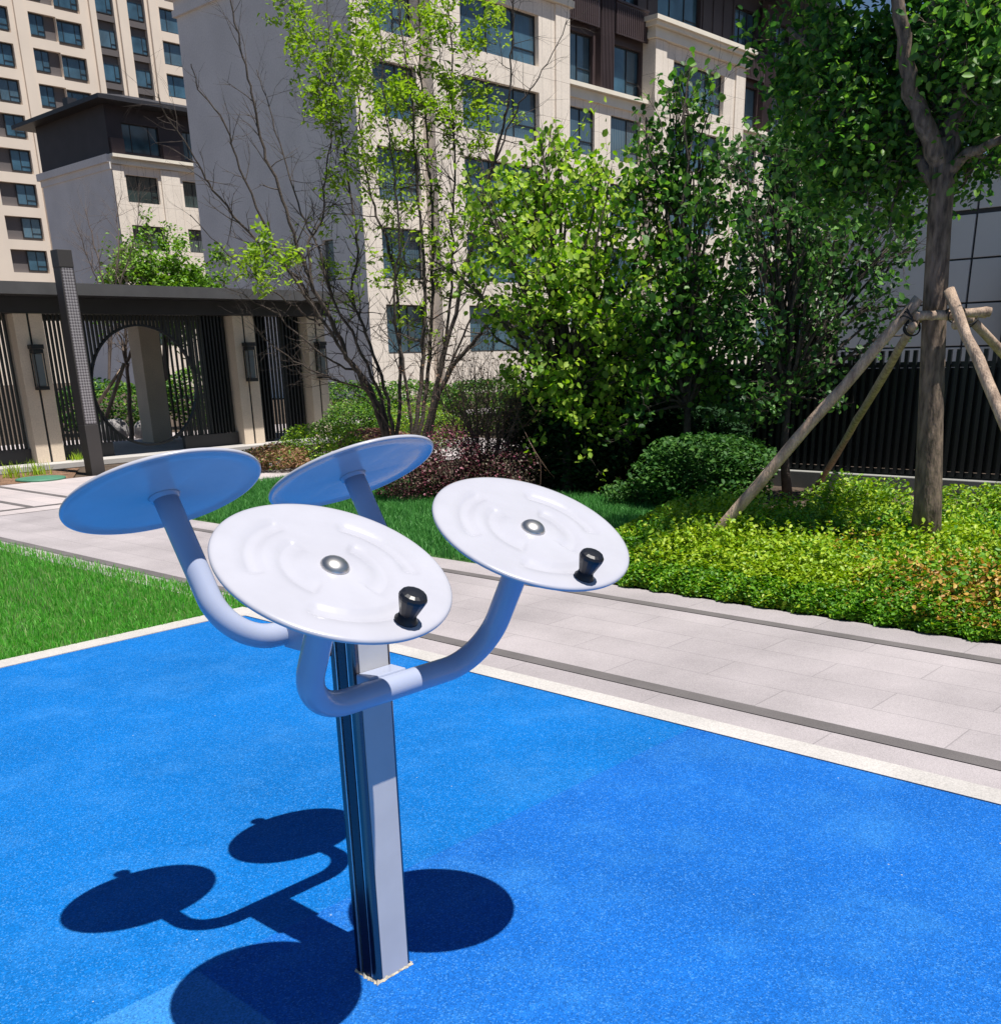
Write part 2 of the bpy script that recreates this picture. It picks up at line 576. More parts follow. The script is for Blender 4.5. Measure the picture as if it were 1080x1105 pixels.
def thing(name, label, cat, loc=(0, 0, 0), rot=0.0, group=None):
    o = bpy.data.objects.new(name, None)
    o.empty_display_size = 0.2
    COL.objects.link(o)
    o.location = loc
    o.rotation_euler = (0, 0, rot)
    return tag(o, label, cat, group)


# ------------------------------------------------------------------ leaves
def leaves(C, size, rng, up=0.5, droop=0.0, width=0.42, fold=0.25):
    """C (N,3) leaf centres -> verts, quads (two per leaf)"""
    N = len(C)
    nrm = rng.normal(size=(N, 3))
    nrm[:, 2] = np.abs(nrm[:, 2]) + up * 2
    nrm /= np.linalg.norm(nrm, axis=1, keepdims=True)
    d = rng.normal(size=(N, 3))
    d[:, 2] -= droop
    d -= nrm * np.sum(d * nrm, 1, keepdims=True)
    d /= np.linalg.norm(d, axis=1, keepdims=True) + 1e-9
    sx = np.cross(nrm, d)
    L = (size * rng.uniform(0.65, 1.25, N))[:, None]
    wd = L * width
    b = C - d * L * 0.5
    t = C + d * L * 0.5
    r1 = C - d * L * 0.28 + sx * wd * 0.45 + nrm * L * fold * 0.4
    r2 = C + d * L * 0.10 + sx * wd * 0.5 + nrm * L * fold * 0.45
    l1 = C - d * L * 0.28 - sx * wd * 0.45 + nrm * L * fold * 0.4
    l2 = C + d * L * 0.10 - sx * wd * 0.5 + nrm * L * fold * 0.45
    V = np.stack([b, r1, r2, t, l2, l1], 1).reshape(-1, 3)
    i = np.arange(N)[:, None] * 6
    F = np.concatenate([i + np.array([[0, 1, 2, 3]]), i + np.array([[0, 3, 4, 5]])], 1).reshape(-1, 4)
    return V, F


def leaf_obj(name, C, size, m, parent, seed, mi=None, **kw):
    rng = np.random.default_rng(seed)
    V, F = leaves(np.asarray(C, float), size, rng, **kw)
    if mi is not None:
        mi = np.repeat(mi, 2)
    return npmesh(name, V, F, m, parent, mi)


def bez(p0, p1, p2, n):
    return [p0 * (1 - t) ** 2 + p1 * 2 * t * (1 - t) + p2 * t * t for t in [i / n for i in range(n + 1)]]


def rv(rng, s=1.0):
    return Vector(rng.normal(size=3)) * s


def wob(path, rng, amt):
    out = [path[0]]
    for p in path[1:]:
        out.append(p + rv(rng, amt))
    return out


def twig(mb, rng, p, d, L, r, depth, tips, n=5, spread=0.6, up=0.25, kids=3):
    """a forking twig; tips collects points along its last two orders"""
    d = d.normalized()
    path = [p]
    k = 4
    dd = d
    for i in range(k):
        dd = (dd + rv(rng, 0.13) + Vector((0, 0, up * 0.12))).normalized()
        path.append(path[-1] + dd * (L / k))
    mb.tube(path, [r * (1 - 0.75 * i / k) for i in range(k + 1)], n, cap=False)
    if depth <= 1:
        for i in range(1, k + 1):
            tips.append(path[i])
    if depth > 0:
        for j in range(kids):
            t = 0.3 + 0.65 * (j + rng.random()) / kids
            i = min(int(t * k), k - 1)
            q = path[i].lerp(path[i + 1], t * k - i)
            nd = (dd + rv(rng, spread)).normalized()
            twig(mb, rng, q, nd, L * rng.uniform(0.45, 0.7), r * 0.5, depth - 1, tips, max(3, n - 1), spread, up, kids)


def clump_tree(name, label, cat, base, fork, r0, clumps, leaf_m, leaf_size, per, bark, seed, lead=None, up=0.4,
               droop=0.3, width=0.6, group=None, nleaf_r=0.16, kids=4, tr_n=10, fork_pts=None, jit=0.09, trunk_path=None):
    """tapered trunk, a limb to every clump, twigs through each clump, leaves set along the twigs"""
    rng = np.random.default_rng(seed)
    t = thing(name, label, cat, base, 0, group)
    B = Vector(base)
    mb = MB()
    loc = lambda P: Vector(P) - B
    path = [loc(q) for q in trunk_path] if trunk_path else [Vector((0, 0, -0.05)), loc(B.lerp(Vector(fork), 0.5)) + rv(rng, 0.03), loc(fork)]
    k = len(path) - 1
    rr = [r0 * (1.25 if i == 0 else 1 - 0.3 * i / k) for i in range(k + 1)]
    mb.tube(path, rr, tr_n)
    starts = [path[-1]] + ([loc(q) for q in fork_pts] if fork_pts else [])
    C = []
    extra = []
    for (c, r, n) in clumps:
        for k_ in range(2):
            dv = rv(rng).normalized()
            dv.z = dv.z * 0.7 + 0.15
            extra.append((c + dv * r * rng.uniform(1.1, 2.0), r * rng.uniform(0.35, 0.6), n * 0.22))
    for (c, r, n) in list(clumps) + extra:
        c = loc(c)
        st = min(starts, key=lambda q: (q - c).length)
        mid = st.lerp(c, 0.45) + Vector((0, 0, 0.18 * (c - st).length)) + rv(rng, 0.05 * (c - st).length)
        pth = wob(bez(st, mid, c, 7), rng, 0.012 * (c - st).length)
        r1 = max(0.008, min(r0 * 0.5, 0.02 * (c - st).length + 0.006))
        mb.tube(pth, [r1 * (1 - 0.75 * i / 7) for i in range(8)], 6, cap=False)
        tips = []
        for j in range(kids):
            q = pth[3 + int(rng.integers(0, 5))] if (pth[4] - c).length < r * 1.6 else pth[5 + int(rng.integers(0, 3))]
            dv = rv(rng)
            dv.z *= 0.8
            tgt = c + dv.normalized() * r * rng.uniform(0.7, 1.1)
            twig(mb, rng, q, tgt - q, (tgt - q).length, max(0.003, r1 * 0.3), 2, tips, 4, 0.7, 0.2, 3)
        tips = np.array([v[:] for v in tips])
        idx = rng.integers(0, len(tips), int(n * per))
        C.append(tips[idx] + rng.normal(size=(len(idx), 3)) * (nleaf_r * r + jit * 0.3))
    mb.build('trunk', bark, t)
    leaf_obj('crown', np.concatenate(C), leaf_size, leaf_m, t, seed + 1, up=up, droop=droop, width=width)
    return t


def shrub(name, label, cat, c, rx, ry, rz, n, size, leaf_m, seed, group=None, stems=9, bark=None, shell=0.55, lump=0.28, mi_p=None, **kw):
    """a bush: stems from the ground fanning out, leaves in a lumpy shell round them. c = ground point"""
    rng = np.random.default_rng(seed)
    t = thing(name, label, cat, c, 0, group)
    mb = MB()
    for i in range(stems):
        an = rng.uniform(0, 2 * pi)
        q = rng.uniform(0.25, 0.8)
        e = Vector((math.cos(an) * rx * q, math.sin(an) * ry * q, rz * rng.uniform(0.9, 1.6)))
        p = bez(Vector((rng.normal() * 0.04, rng.normal() * 0.04, -0.03)), Vector((e.x * 0.35, e.y * 0.35, e.z * 0.6)), e, 5)
        mb.tube(wob(p, rng, 0.015), [0.012 * (1 - 0.8 * j / 5) for j in range(6)], 5, cap=False)
    mb.build('stems', bark or m_barkd, t)
    d = rng.normal(size=(n, 3))
    d /= np.linalg.norm(d, axis=1, keepdims=True)
    ph = rng.uniform(0, 6.28, 8)
    k = rng.normal(size=(8, 3)) * 3.2
    lum = sum(np.sin(d @ k[i] + ph[i]) for i in range(8)) / 8 * 1.6
    r = (shell + (1 - shell) * rng.random(n) ** 0.6) * (1 + lump * lum)
    P = d * r[:, None] * np.array([rx, ry, rz]) + np.array([0, 0, rz * 0.85])
    P = P[P[:, 2] > 0.02]
    mi = None
    if mi_p is not None:
        mi = (rng.random(len(P)) < mi_p).astype(int)
    leaf_obj('foliage', P, size, leaf_m, t, seed + 1, mi, **kw)
    return t


exec_later = []

# ================================================================== GROUND
def sheet(name, pts, z, m):
    mb = MB()
    mb.add([(x, y, z) for x, y in pts], [tuple(range(len(pts)))])
    o = mb.build(name, m, None, (0, 0, 0), ROT)
    return tag(o, kind='structure')


sheet('ground', [(-500, -500), (500, -500), (500, 500), (-500, 500)], -0.03, m_soil)
sheet('lawn_soil', [(-14, 6.03), (4.02, 6.03), (4.02, 12.4), (-14, 12.4)], -0.014, m_turf)
sheet('path', [(3.87, -14), (6.0, -14), (6.0, 12.4), (3.87, 12.4)], -0.010, m_pave)
sheet('plaza_path', [(-8, 12.4), (16, 12.4), (16, 15.7), (-8, 15.7)], -0.006, m_pave2)
sheet('paving_band', [(4.09, -14), (4.19, -14), (4.19, 12.4), (4.09, 12.4)], -0.006, m_band)
sheet('paving_band', [(5.60, -14), (5.69, -14), (5.69, 12.4), (5.60, 12.4)], -0.006, m_band)
sheet('paving_band', [(-8, 12.75), (16, 12.75), (16, 12.85), (-8, 12.85)], -0.002, m_band)
sheet('paving_band', [(5.37, 12.86), (5.46, 12.86), (5.46, 15.69), (5.37, 15.69)], -0.002, m_band)
sheet('paving_band', [(6.10, 12.86), (6.19, 12.86), (6.19, 15.69), (6.10, 15.69)], -0.002, m_band)
sheet('planting_bed', [(-8, 15.72), (7.35, 15.72), (8.2, 17.25), (-8, 17.25)], -0.004, m_mulch)
sheet('lawn_strip_soil', [(6.0, 4.3), (9.6, 4.3), (9.6, 12.4), (6.0, 12.4)], -0.012, m_turf)
sheet('rubber_floor', [(-6, -9), (3.73, -9), (3.73, 5.79), (3.65, 5.87), (-6, 5.87)], 0.0, m_rubber)
mb = MB()
mb.prism([(3.733, -9), (3.87, -9), (3.87, 6.03), (-6, 6.03), (-6, 5.873), (3.651, 5.873), (3.733, 5.791)], -0.05, 0.004)
tag(mb.build('kerb', m_kerb, None, (0, 0, 0), ROT), kind='structure')


def blades(name, pts_ab, h, wd, m, seed, lean=0.5):
    """grass: one bent two-segment blade per point (site coordinates)"""
    rng = np.random.default_rng(seed)
    N = len(pts_ab)
    v1, v2 = np.array(V1), np.array(V2)
    base = pts_ab[:, :1] * v1 + pts_ab[:, 1:2] * v2
    base[:, 2] = -0.012
    an = rng.uniform(0, 2 * pi, N)
    sx = np.stack([np.cos(an), np.sin(an), np.zeros(N)], 1)
    an2 = rng.uniform(0, 2 * pi, N)
    ln = np.stack([np.cos(an2), np.sin(an2), np.zeros(N)], 1)
    H = h * rng.uniform(0.55, 1.25, N)[:, None]
    k = np.abs(rng.normal(0, lean, N))[:, None]
    mid = base + np.array([0, 0, 1.0]) * H * 0.6 + ln * H * k * 0.25
    tip = base + np.array([0, 0, 1.0]) * H * (1 - 0.25 * np.minimum(k, 1)) + ln * H * k * 0.8
    w_ = wd * rng.uniform(0.7, 1.3, N)[:, None]
    V = np.stack([base - sx * w_ / 2, base + sx * w_ / 2, mid + sx * w_ * 0.38, tip, mid - sx * w_ * 0.38], 1).reshape(-1, 3)
    i = np.arange(N)[:, None] * 5
    F = i + np.array([[0, 1, 2, 4]])
    T = i + np.array([[4, 2, 3, 3]])
    # the tip as a degenerate-free quad: split as triangles in one quad list is not allowed, so a thin quad
    V2_ = V.reshape(-1, 5, 3)
    tip2 = V2_[:, 3] + sx * w_ * 0.08
    V = np.concatenate([V2_, tip2[:, None]], 1).reshape(-1, 3)
    i = np.arange(N)[:, None] * 6
    F = np.concatenate([i + np.array([[0, 1, 2, 4]]), i + np.array([[4, 2, 5, 3]])], 1).reshape(-1, 4)
    o = npmesh(name, V, F, m)
    return o


rng = np.random.default_rng(11)
# near lawn: denser towards the camera
n = 150000
P = np.stack([rng.uniform(-2.2, 4.03, n), 6.025 + 6.3 * rng.random(n) ** 1.4], 1)
clumpv = np.sin(P[:, 0] * 7 + np.sin(P[:, 1] * 5) * 2) * np.sin(P[:, 1] * 6.3 + 1)
P = P[rng.random(n) < 0.8 + 0.2 * clumpv]
g = blades('lawn_grass', P, 0.058, 0.006, l_grass, 12)
tag(g, 'bright green mown lawn beside the blue rubber floor', 'grass', kind='stuff')
n = 95000
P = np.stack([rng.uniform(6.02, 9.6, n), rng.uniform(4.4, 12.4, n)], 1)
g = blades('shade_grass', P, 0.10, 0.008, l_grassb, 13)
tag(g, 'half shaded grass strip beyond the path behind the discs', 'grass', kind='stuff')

# ================================================================== TAI CHI WHEEL MACHINE
PA, PB = 1.55, 1.915
root = thing('exercise_wheel_machine', 'white four-disc hand wheel exercise machine on the blue rubber floor', 'exercise machine', W(PA, PB, 0), ROT)
# local: x along a, y along b
hw, hd, top = 0.062, 0.046, 1.02
post = MB()
post.box(-hw + 0.012, hw - 0.012, -hd + 0.004, hd - 0.004, 0.0, top - 0.01)
po = post.build('post', m_navy, root)
cap = MB()
cap.box(-hw - 0.002, hw + 0.002, -hd - 0.002, hd + 0.002, top - 0.01, top + 0.006, 0.003)
cap.build('cap', m_trim, po)
for sx in (-1, 1):
    for sy in (-1, 1):
        tr = MB()
        pts = [(sx * (hw - 0.017), sy * (hd - 0.003)), (sx * (hw - 0.017), sy * hd)]
        for k in range(6):
            an = (pi / 2) * k / 5
            pts.append((sx * (hw - 0.010 + 0.010 * math.sin(an)), sy * (hd - 0.010 + 0.010 * math.cos(an))))
        pts += [(sx * hw, sy * (hd - 0.020)), (sx * (hw - 0.004), sy * (hd - 0.020))]
        if sx * sy < 0:
            pts = pts[::-1]
        tr.prism(pts, 0.002, top - 0.012)
        tr.build('corner_trim', m_trim, po)
for sy in (-1, 1):
    pn = MB()
    y0, y1 = sorted((sy * (hd - 0.0035), sy * (hd + 0.001)))
    pn.box(-hw + 0.019, hw - 0.012, y0, y1, 0.004, top - 0.014, 0.001)
    pn.build('panel', m_panel, po)
for sx in (-1, 1):
    for yy in (-0.0245, 0.0245):
        st = MB()
        x0, x1 = sorted((sx * (hw - 0.0115), sx * (hw - 0.0015)))
        st.box(x0, x1, yy - 0.0034, yy + 0.0034, 0.004, top - 0.014)
        st.build('groove_strip', m_strip, po)
    sp_ = MB()
    x0, x1 = sorted((sx * (hw - 0.0115), sx * (hw - 0.002)))
    sp_.box(x0, x1, -0.016, 0.016, 0.004, top - 0.014, 0.003)
    sp_.build('side_panel', m_navy, po)
rngp = np.random.default_rng(3)
sl_ = MB()
ring = []
N_ = 64
for k in range(N_):
    t_ = k / N_ * 4
    i_, f_ = int(t_), t_ - int(t_)
    cs = [(-hw, -hd), (hw, -hd), (hw, hd), (-hw, hd)]
    x = cs[i_][0] + (cs[(i_ + 1) % 4][0] - cs[i_][0]) * f_
    y = cs[i_][1] + (cs[(i_ + 1) % 4][1] - cs[i_][1]) * f_
    ring.append((x, y))
vs, fs = [], []
for (x, y) in ring:
    e = 1.03 + abs(rngp.normal(0, 0.05))
    vs += [(x * 0.99, y * 0.99, 0.006 + abs(rngp.normal(0, 0.003))), (x * e, y * (e + 0.04), 0.001)]
for k in range(N_):
    a, b = 2 * k, 2 * ((k + 1) % N_)
    fs.append((a, a + 1, b + 1, b))
sl_.add(vs, fs)
sl_.build('base_sealant', m_seal, root)

DISCS = {  # fitted centre (world) and normal
    'A': ((-0.3273, 2.0504, 1.2065), (0.3552, -0.3332, 1)),
    'B': ((0.0912, 2.4774, 1.2041), (0.3174, -0.3614, 1)),
    'C': ((-0.8227, 2.5746, 1.3049), (-0.3484, 0.3981, 1)),
    'D': ((-0.4101, 3.0034, 1.2979), (-0.3509, 0.3513, 1))}
RD = 0.249
KN = {'A': (438, 670), 'B': (630, 623)}
RM = Matrix.Rotation(-ROT, 3, 'Z')


def loc3(p):
    return RM @ (Vector(p) - W(PA, PB, 0))


prof = [(0.0001, 0.0005), (0.03, 0.0005), (0.055, 0.0), (0.075, -0.0005), (0.083, -0.0035), (0.105, -0.0048), (0.112, -0.004), (0.120, -0.0005), (0.138, 0.0),
        (0.150, -0.0006), (0.158, -0.0044), (0.175, -0.0052), (0.184, -0.0034), (0.192, 0.0004), (0.215, 0.0012), (0.236, 0.0010), (0.244, -0.0004), (0.2478, -0.003), (0.249, -0.007),
        (0.2478, -0.0105), (0.244, -0.012), (0.240, -0.0118), (0.237, -0.0085), (0.2, -0.0095), (0.15, -0.011), (0.1, -0.0105), (0.06, -0.012), (0.0001, -0.012)]
knob_off = {}
for k, (c, nn) in DISCS.items():
    c = Vector(c)
    nw = Vector(nn).normalized()
    cl, nl = loc3(c), (RM @ nw).normalized()
    xa = Vector((1, 0, 0))
    xa = (xa - nl * xa.dot(nl)).normalized()
    ya = nl.cross(xa)
    F = Matrix((xa, ya, nl)).transposed().to_4x4()
    d = MB()
    d.lathe(prof, 144)
    for i_, (x_, y_, z_) in enumerate(d.v):  # pressed arcs, broken into sectors
        r_ = math.hypot(x_, y_)
        th_ = math.atan2(y_, x_)
        if 0.06 < r_ < 0.2 and z_ > -0.0082:
            g_ = math.sin(3 * th_ + 0.9) if r_ > 0.145 else math.sin(2 * th_ + 2.3)
            k_ = min(1, max(0, (g_ + 0.45) / 0.25))
            d.v[i_] = (x_, y_, z_ * 1.5 * k_ if z_ < 0 else z_)
        elif 0.05 < r_ < 0.21 and z_ < -0.0085:
            d.v[i_] = (x_, y_, z_ - 0.002 * max(0, math.sin(3 * th_ + 0.9)) * math.sin((r_ - 0.05) / 0.16 * pi))
    dob = d.build('disc', m_disc, root)
    dob.matrix_local = Matrix.Translation(cl) @ F
    if k in KN:
        dr = ray(*KN[k])
        o_ = Vector((0, 0, CH))
        t_ = (c - o_).dot(nw) / dr.dot(nw)
        q = RM @ (o_ + dr * t_ - c)
        knob_off[k] = (q.dot(xa), q.dot(ya))
    else:
        q = knob_off['A' if k == 'D' else 'B']
        knob_off[k] = (-q[0], -q[1])
    h = MB()
    h.lathe([(0.0305, 0.0), (0.0305, 0.003), (0.0275, 0.0085), (0.022, 0.0135), (0.014, 0.0172), (0.006, 0.0188), (0.0001, 0.019)], 32)
    h.build('hub_cap', m_steel, dob)
    kx, ky = knob_off[k]
    h = MB()
    fr = Matrix.Translation((kx, ky, 0))
    h.lathe([(0.024, 0.0005), (0.024, 0.004), (0.0195, 0.008), (0.0175, 0.018)], 32, fr)
    h.lathe([(0.0178, 0.017), (0.0195, 0.022), (0.0272, 0.047), (0.0290, 0.054), (0.0285, 0.059), (0.0250, 0.0645), (0.018, 0.068), (0.0001, 0.0695)], 14, fr, flat=True)
    h.build('handle_knob', m_black, dob)
    # short socket under the disc
    h = MB()
    h.lathe([(0.036, -0.0225), (0.036, -0.014), (0.040, -0.0125)], 32)
    h.build('socket', m_paint, dob)


def arm(k1, k2, yb, zb, yplate, wid):
    c1, n1 = loc3(DISCS[k1][0]), (RM @ Vector(DISCS[k1][1])).normalized()
    c2, n2 = loc3(DISCS[k2][0]), (RM @ Vector(DISCS[k2][1])).normalized()
    b1, b2 = Vector((c1.x, yb, zb)), Vector((c2.x, yb, zb))
    R_ = 0.135
    pth = []

    def corner(top, bot, nxt):
        u = (top - bot).normalized()
        v_ = (nxt - bot).normalized()
        pts = [top - u * 0.018, top - u * 0.10]
        for i in range(13):
            t = (pi / 2) * i / 12
            pts.append(bot + u * R_ * (1 - math.sin(t)) + v_ * R_ * (1 - math.cos(t)))
        return pts
    pth = corner(c1, b1, b2) + corner(c2, b2, b1)[::-1]
    t = MB()
    t.tube(pth, 0.0315, 28)
    t.build('arm_tube', m_paint, root)
    b = MB()
    y0, y1 = sorted((yb - (0.006 if yplate < yb else -0.006), yplate))
    b.box(-wid / 2 + 0.0, wid / 2 + 0.0, y0, y1, zb - 0.036, zb + 0.036, 0.004)
    b.build('bracket', m_paint, root)


arm('A', 'B', 1.805 - PB, 0.846, -hd - 0.0015, 0.115)
arm('C', 'D', 2.135 - PB, 0.945, hd + 0.0015, 0.15)

# ================================================================== BUILDINGS
def wall_holes(mb, x0, x1, z0, z1, y, depth, holes):
    """front wall in plane y facing -y with rectangular openings and their reveals"""
    xs = sorted({x0, x1, *[h[0] for h in holes], *[h[1] for h in holes]})
    zs = sorted({z0, z1, *[h[2] for h in holes], *[h[3] for h in holes]})
    for i in range(len(xs) - 1):
        for j in range(len(zs) - 1):
            cx, cz = (xs[i] + xs[i + 1]) / 2, (zs[j] + zs[j + 1]) / 2
            if any(h[0] < cx < h[1] and h[2] < cz < h[3] for h in holes):
                continue
            mb.add([(xs[i], y, zs[j]), (xs[i + 1], y, zs[j]), (xs[i + 1], y, zs[j + 1]), (xs[i], y, zs[j + 1])], [(0, 1, 2, 3)])
    for (a, b, c, d) in holes:
        e = y + depth
        mb.add([(a, y, c), (a, y, d), (a, e, d), (a, e, c), (b, y, c), (b, y, d), (b, e, d), (b, e, c)],
               [(0, 3, 2, 1), (4, 5, 6, 7), (1, 2, 6, 5), (0, 4, 7, 3)])


def window(parent, x0, x1, z0, z1, y, div=(0.62,), rail=None, gm=None, fr=0.06, name='window'):
    """frame with mullions, panes behind it as the sub-part"""
    f = MB()
    t = 0.08
    f.box(x0, x0 + fr, y, y + t, z0, z1)
    f.box(x1 - fr, x1, y, y + t, z0, z1)
    f.box(x0 + fr, x1 - fr, y + 0.003, y + t, z0, z0 + fr)
    f.box(x0 + fr, x1 - fr, y + 0.003, y + t, z1 - fr, z1)
    for d in div:
        x = x0 + (x1 - x0) * d
        f.box(x - fr * 0.4, x + fr * 0.4, y + 0.006, y + t, z0 + fr, z1 - fr)
    if rail:
        xa = x0 + (x1 - x0) * div[-1] if div else x0
        z = z0 + (z1 - z0) * rail
        f.box(xa + fr * 0.4, x1 - fr, y + 0.009, y + t, z - fr * 0.4, z + fr * 0.4)
    o = f.build(name, m_wframe, parent)
    g_ = MB()
    g_.box(x0 + fr * 0.5, x1 - fr * 0.5, y + 0.05, y + 0.06, z0 + fr * 0.5, z1 - fr * 0.5)
    g_.build('pane', gm or m_glass, o)
    return o


# ---- main block
MA, MBB = 29.8, 34.58
blk = thing('apartment_building', 'beige stone apartment block with plain grey gable wall and dark top storey', 'building', W(MA, MBB, 0), ROT)
LEN, DEP, CZ, RZ = 38.9, 11.75, 17.1, 20.3


def X(a):
    return a - MA


holes, wins = [], []
bays = [(33.4, 42.2), (49.0, 57.8), (64.4, 68.7)]
rec = [(42.2, 49.0), (57.8, 64.4)]
FL = [1.8, 4.75, 7.7, 10.7, 13.65]
for (p, q) in bays:
    for z in FL:
        h = (X(p + min(1.75, (q - p) * 0.25)), X(q - min(2.1, (q - p) * 0.25)), z, z + 1.95)
        holes.append(h)
        wins.append((h, (0.36, 0.7), 0.3))
wall = MB()
# bays stand at y=0; recesses at y=0.55; corner portion from 29.8
holes_c = [(X(30.75), X(33.1), z, z + 1.95) for z in FL]
for h in holes_c:
    wins.append((h, (0.6,), 0.3))
wall_holes(wall, 0, X(33.4), 0, CZ, 0.0, 0.3, holes_c)
for (p, q) in bays:
    wall_holes(wall, X(p), X(q), 0, CZ, -0.6, 0.3, [h for h in holes if X(p) < h[0] < X(q)])
    for xx, sgn in ((X(p), 1), (X(q), -1)):
        vs = [(xx, -0.6, 0), (xx, 0.62, 0), (xx, 0.62, CZ), (xx, -0.6, CZ)]
        wall.add(vs, [(0, 3, 2, 1) if sgn > 0 else (0, 1, 2, 3)])
    # wall pilasters on the bay edges (proud)
    for (u, v_) in ((p + 0.003, p + 1.0), (q - 1.0, q - 0.003)):
        wall.box(X(u), X(v_), -0.68, -0.603, 0, CZ - 0.8)
rech = []
for (p, q) in rec:
    hs = []
    for z in FL[:4]:
        for (u, v_) in ((p + 0.25, p + 2.75), (q - 2.75, q - 0.25)):
            hs.append((X(u), X(v_), z, z + 1.95))
    wall_holes(wall, X(p), X(q), 0, 13.0, 0.0, 0.2, hs)
    for h in hs:
        wins.append((h, (0.6,), 0.3))
        rech.append(h)
wall.box(0.3, LEN, 0.65, DEP - 0.05, 0, RZ - 0.4)
wb = wall.build('wall', m_beige, blk)
for (h, dv, rl) in wins:
    y = (-0.6 + 0.22) if any(X(p) < h[0] < X(q) for p, q in bays) else (0.12 if h in rech else 0.22)
    window(blk, *h, y, dv, rl)
# brown clad recess, floors five and six
for (p, q) in rec:
    br = MB()
    hs = [(X(u), X(v_), 13.75, 15.75) for (u, v_) in ((p + 0.15, p + 2.7), (q - 2.7, q - 0.15))]
    wall_holes(br, X(p), X(q), 13.55, 17.2, 0.1, 0.25, hs)
    xm = X((p + q) / 2)
    br.box(xm - 0.5, xm + 0.5, -0.25, 0.097, 13.55, 19.9)
    for k in range(9):
        xx = xm - 0.45 + k * 0.112
        br.box(xx, xx + 0.04, -0.29, -0.2505, 13.56, 19.8)
    brk = br.build('cladding', m_brown, blk)
    for h in hs:
        window(blk, *h, 0.25, (0.6,), 0.3)
    for (u, v_) in ((p + 0.1, p + 2.75), (q - 2.75, q - 0.1)):
        bp = MB()
        bp.box(X(u), X(v_), -0.28, -0.2, 16.05, 17.35)
        kk = int((v_ - u) / 0.16)
        for k in range(kk):
            xx = X(u) + 0.05 + k * 0.16
            bp.box(xx, xx + 0.05, -0.32, -0.281, 16.12, 17.28)
        bp.box(X(u), X(v_), -0.34, -0.16, 17.352, 17.44)
        bp.build('balcony_panel', m_brown, blk)
    c = MB()
    for (z0, z1, pr) in ((13.0, 13.22, 0.12), (13.222, 13.44, 0.06), (13.442, 13.62, 0.3)):
        c.box(X(p) + 0.003, X(q) - 0.003, -pr, 0.3, z0, z1)
    c.build('cornice', m_cornice, blk)
for (p, q) in bays:
    c = MB()
    for (z0, z1, pr) in ((16.25, 16.5, 0.80), (16.502, 16.72, 0.74), (16.722, 16.92, 0.95), (16.922, 17.12, 1.08)):
        c.box(X(p) - (pr - 0.6), X(q) + (pr - 0.6), -pr, 0.2, z0, z1)
    c.build('cornice', m_cornice, blk)
# attic storey
at = MB()
at_h = []
for (p, q) in [(29.8, 33.4)] + bays + rec:
    m_ = (p + q) / 2
    if (p, q) in rec:
        at_h += [(X(p + 0.2), X(p + 2.6), 17.5, 19.5), (X(q - 2.6), X(q - 0.2), 17.5, 19.5)]
    elif p > 30:
        at_h += [(X(p + 1.5), X(min(p + 5.5, q - 1.2)), 17.3, 19.6)]
    else:
        at_h += [(X(p + 0.9), X(p + 3.1), 17.3, 19.5)]
wall_holes(at, 0.2, LEN, 17.12, RZ, 0.3, 0.3, at_h)
for k in range(0, 37):
    xx = 0.4 + k * 1.02
    if not any(h[0] - 0.1 < xx < h[1] + 0.1 for h in at_h):
        at.box(xx, xx + 0.06, 0.25, 0.2995, 17.2, RZ - 0.1)
at.add([(0.2, 0.3, 17.12), (0.2, DEP, 17.12), (0.2, DEP, RZ), (0.2, 0.3, RZ)], [(0, 3, 2, 1)])
ato = at.build('attic_wall', m_dkbrown, blk)
for h in at_h:
    window(blk, *h, 0.5, (0.34, 0.68), 0.3)
rf = MB()
rf.box(-1.0, LEN + 1.0, -1.5, DEP + 1.0, RZ + 0.002, RZ + 0.4)
rf.add([(-1, -1.5, RZ + 0.4), (LEN + 1, -1.5, RZ + 0.4), (LEN + 1, DEP + 1, RZ + 0.4), (-1, DEP + 1, RZ + 0.4), (5, DEP / 2, RZ + 3), (LEN - 5, DEP / 2, RZ + 3)],
       [(0, 1, 5, 4), (1, 2, 5), (2, 3, 4, 5), (3, 0, 4)])
rf.build('roof', m_roofd, blk)
gb = MB()
gb.mi = 0
gh = [(6.0, 6.9, 4.9, 6.3)]
# gable at x=0: build by hand in y/z
ys = [0.003, 2.0, 2.75, DEP]
zs = [0, 4.75, 6.35, CZ]
for i in range(3):
    for j in range(3):
        if i == 1 and j == 1:
            continue
        gb.add([(0, ys[i], zs[j]), (0, ys[i + 1], zs[j]), (0, ys[i + 1], zs[j + 1]), (0, ys[i], zs[j + 1])], [(0, 3, 2, 1)])
e = 0.25
gb.add([(0, 2.0, 4.75), (0, 2.75, 4.75), (0, 2.75, 6.35), (0, 2.0, 6.35), (e, 2.0, 4.75), (e, 2.75, 4.75), (e, 2.75, 6.35), (e, 2.0, 6.35)],
       [(0, 1, 5, 4), (1, 2, 6, 5), (2, 3, 7, 6), (3, 0, 4, 7)])
for (z0, z1, pr) in ((16.1, 16.35, 0.14), (16.352, 16.75, 0.06), (16.752, 17.13, 0.32)):
    gb.box(-pr, 0.15, 0.01, DEP + pr, z0, z1)
gbo = gb.build('gable_wall', m_render, blk)
gw = MB()
gw.box(0.18, 0.22, 2.0, 2.75, 4.75, 6.35)
gw.build('gable_window', m_glass2, blk)

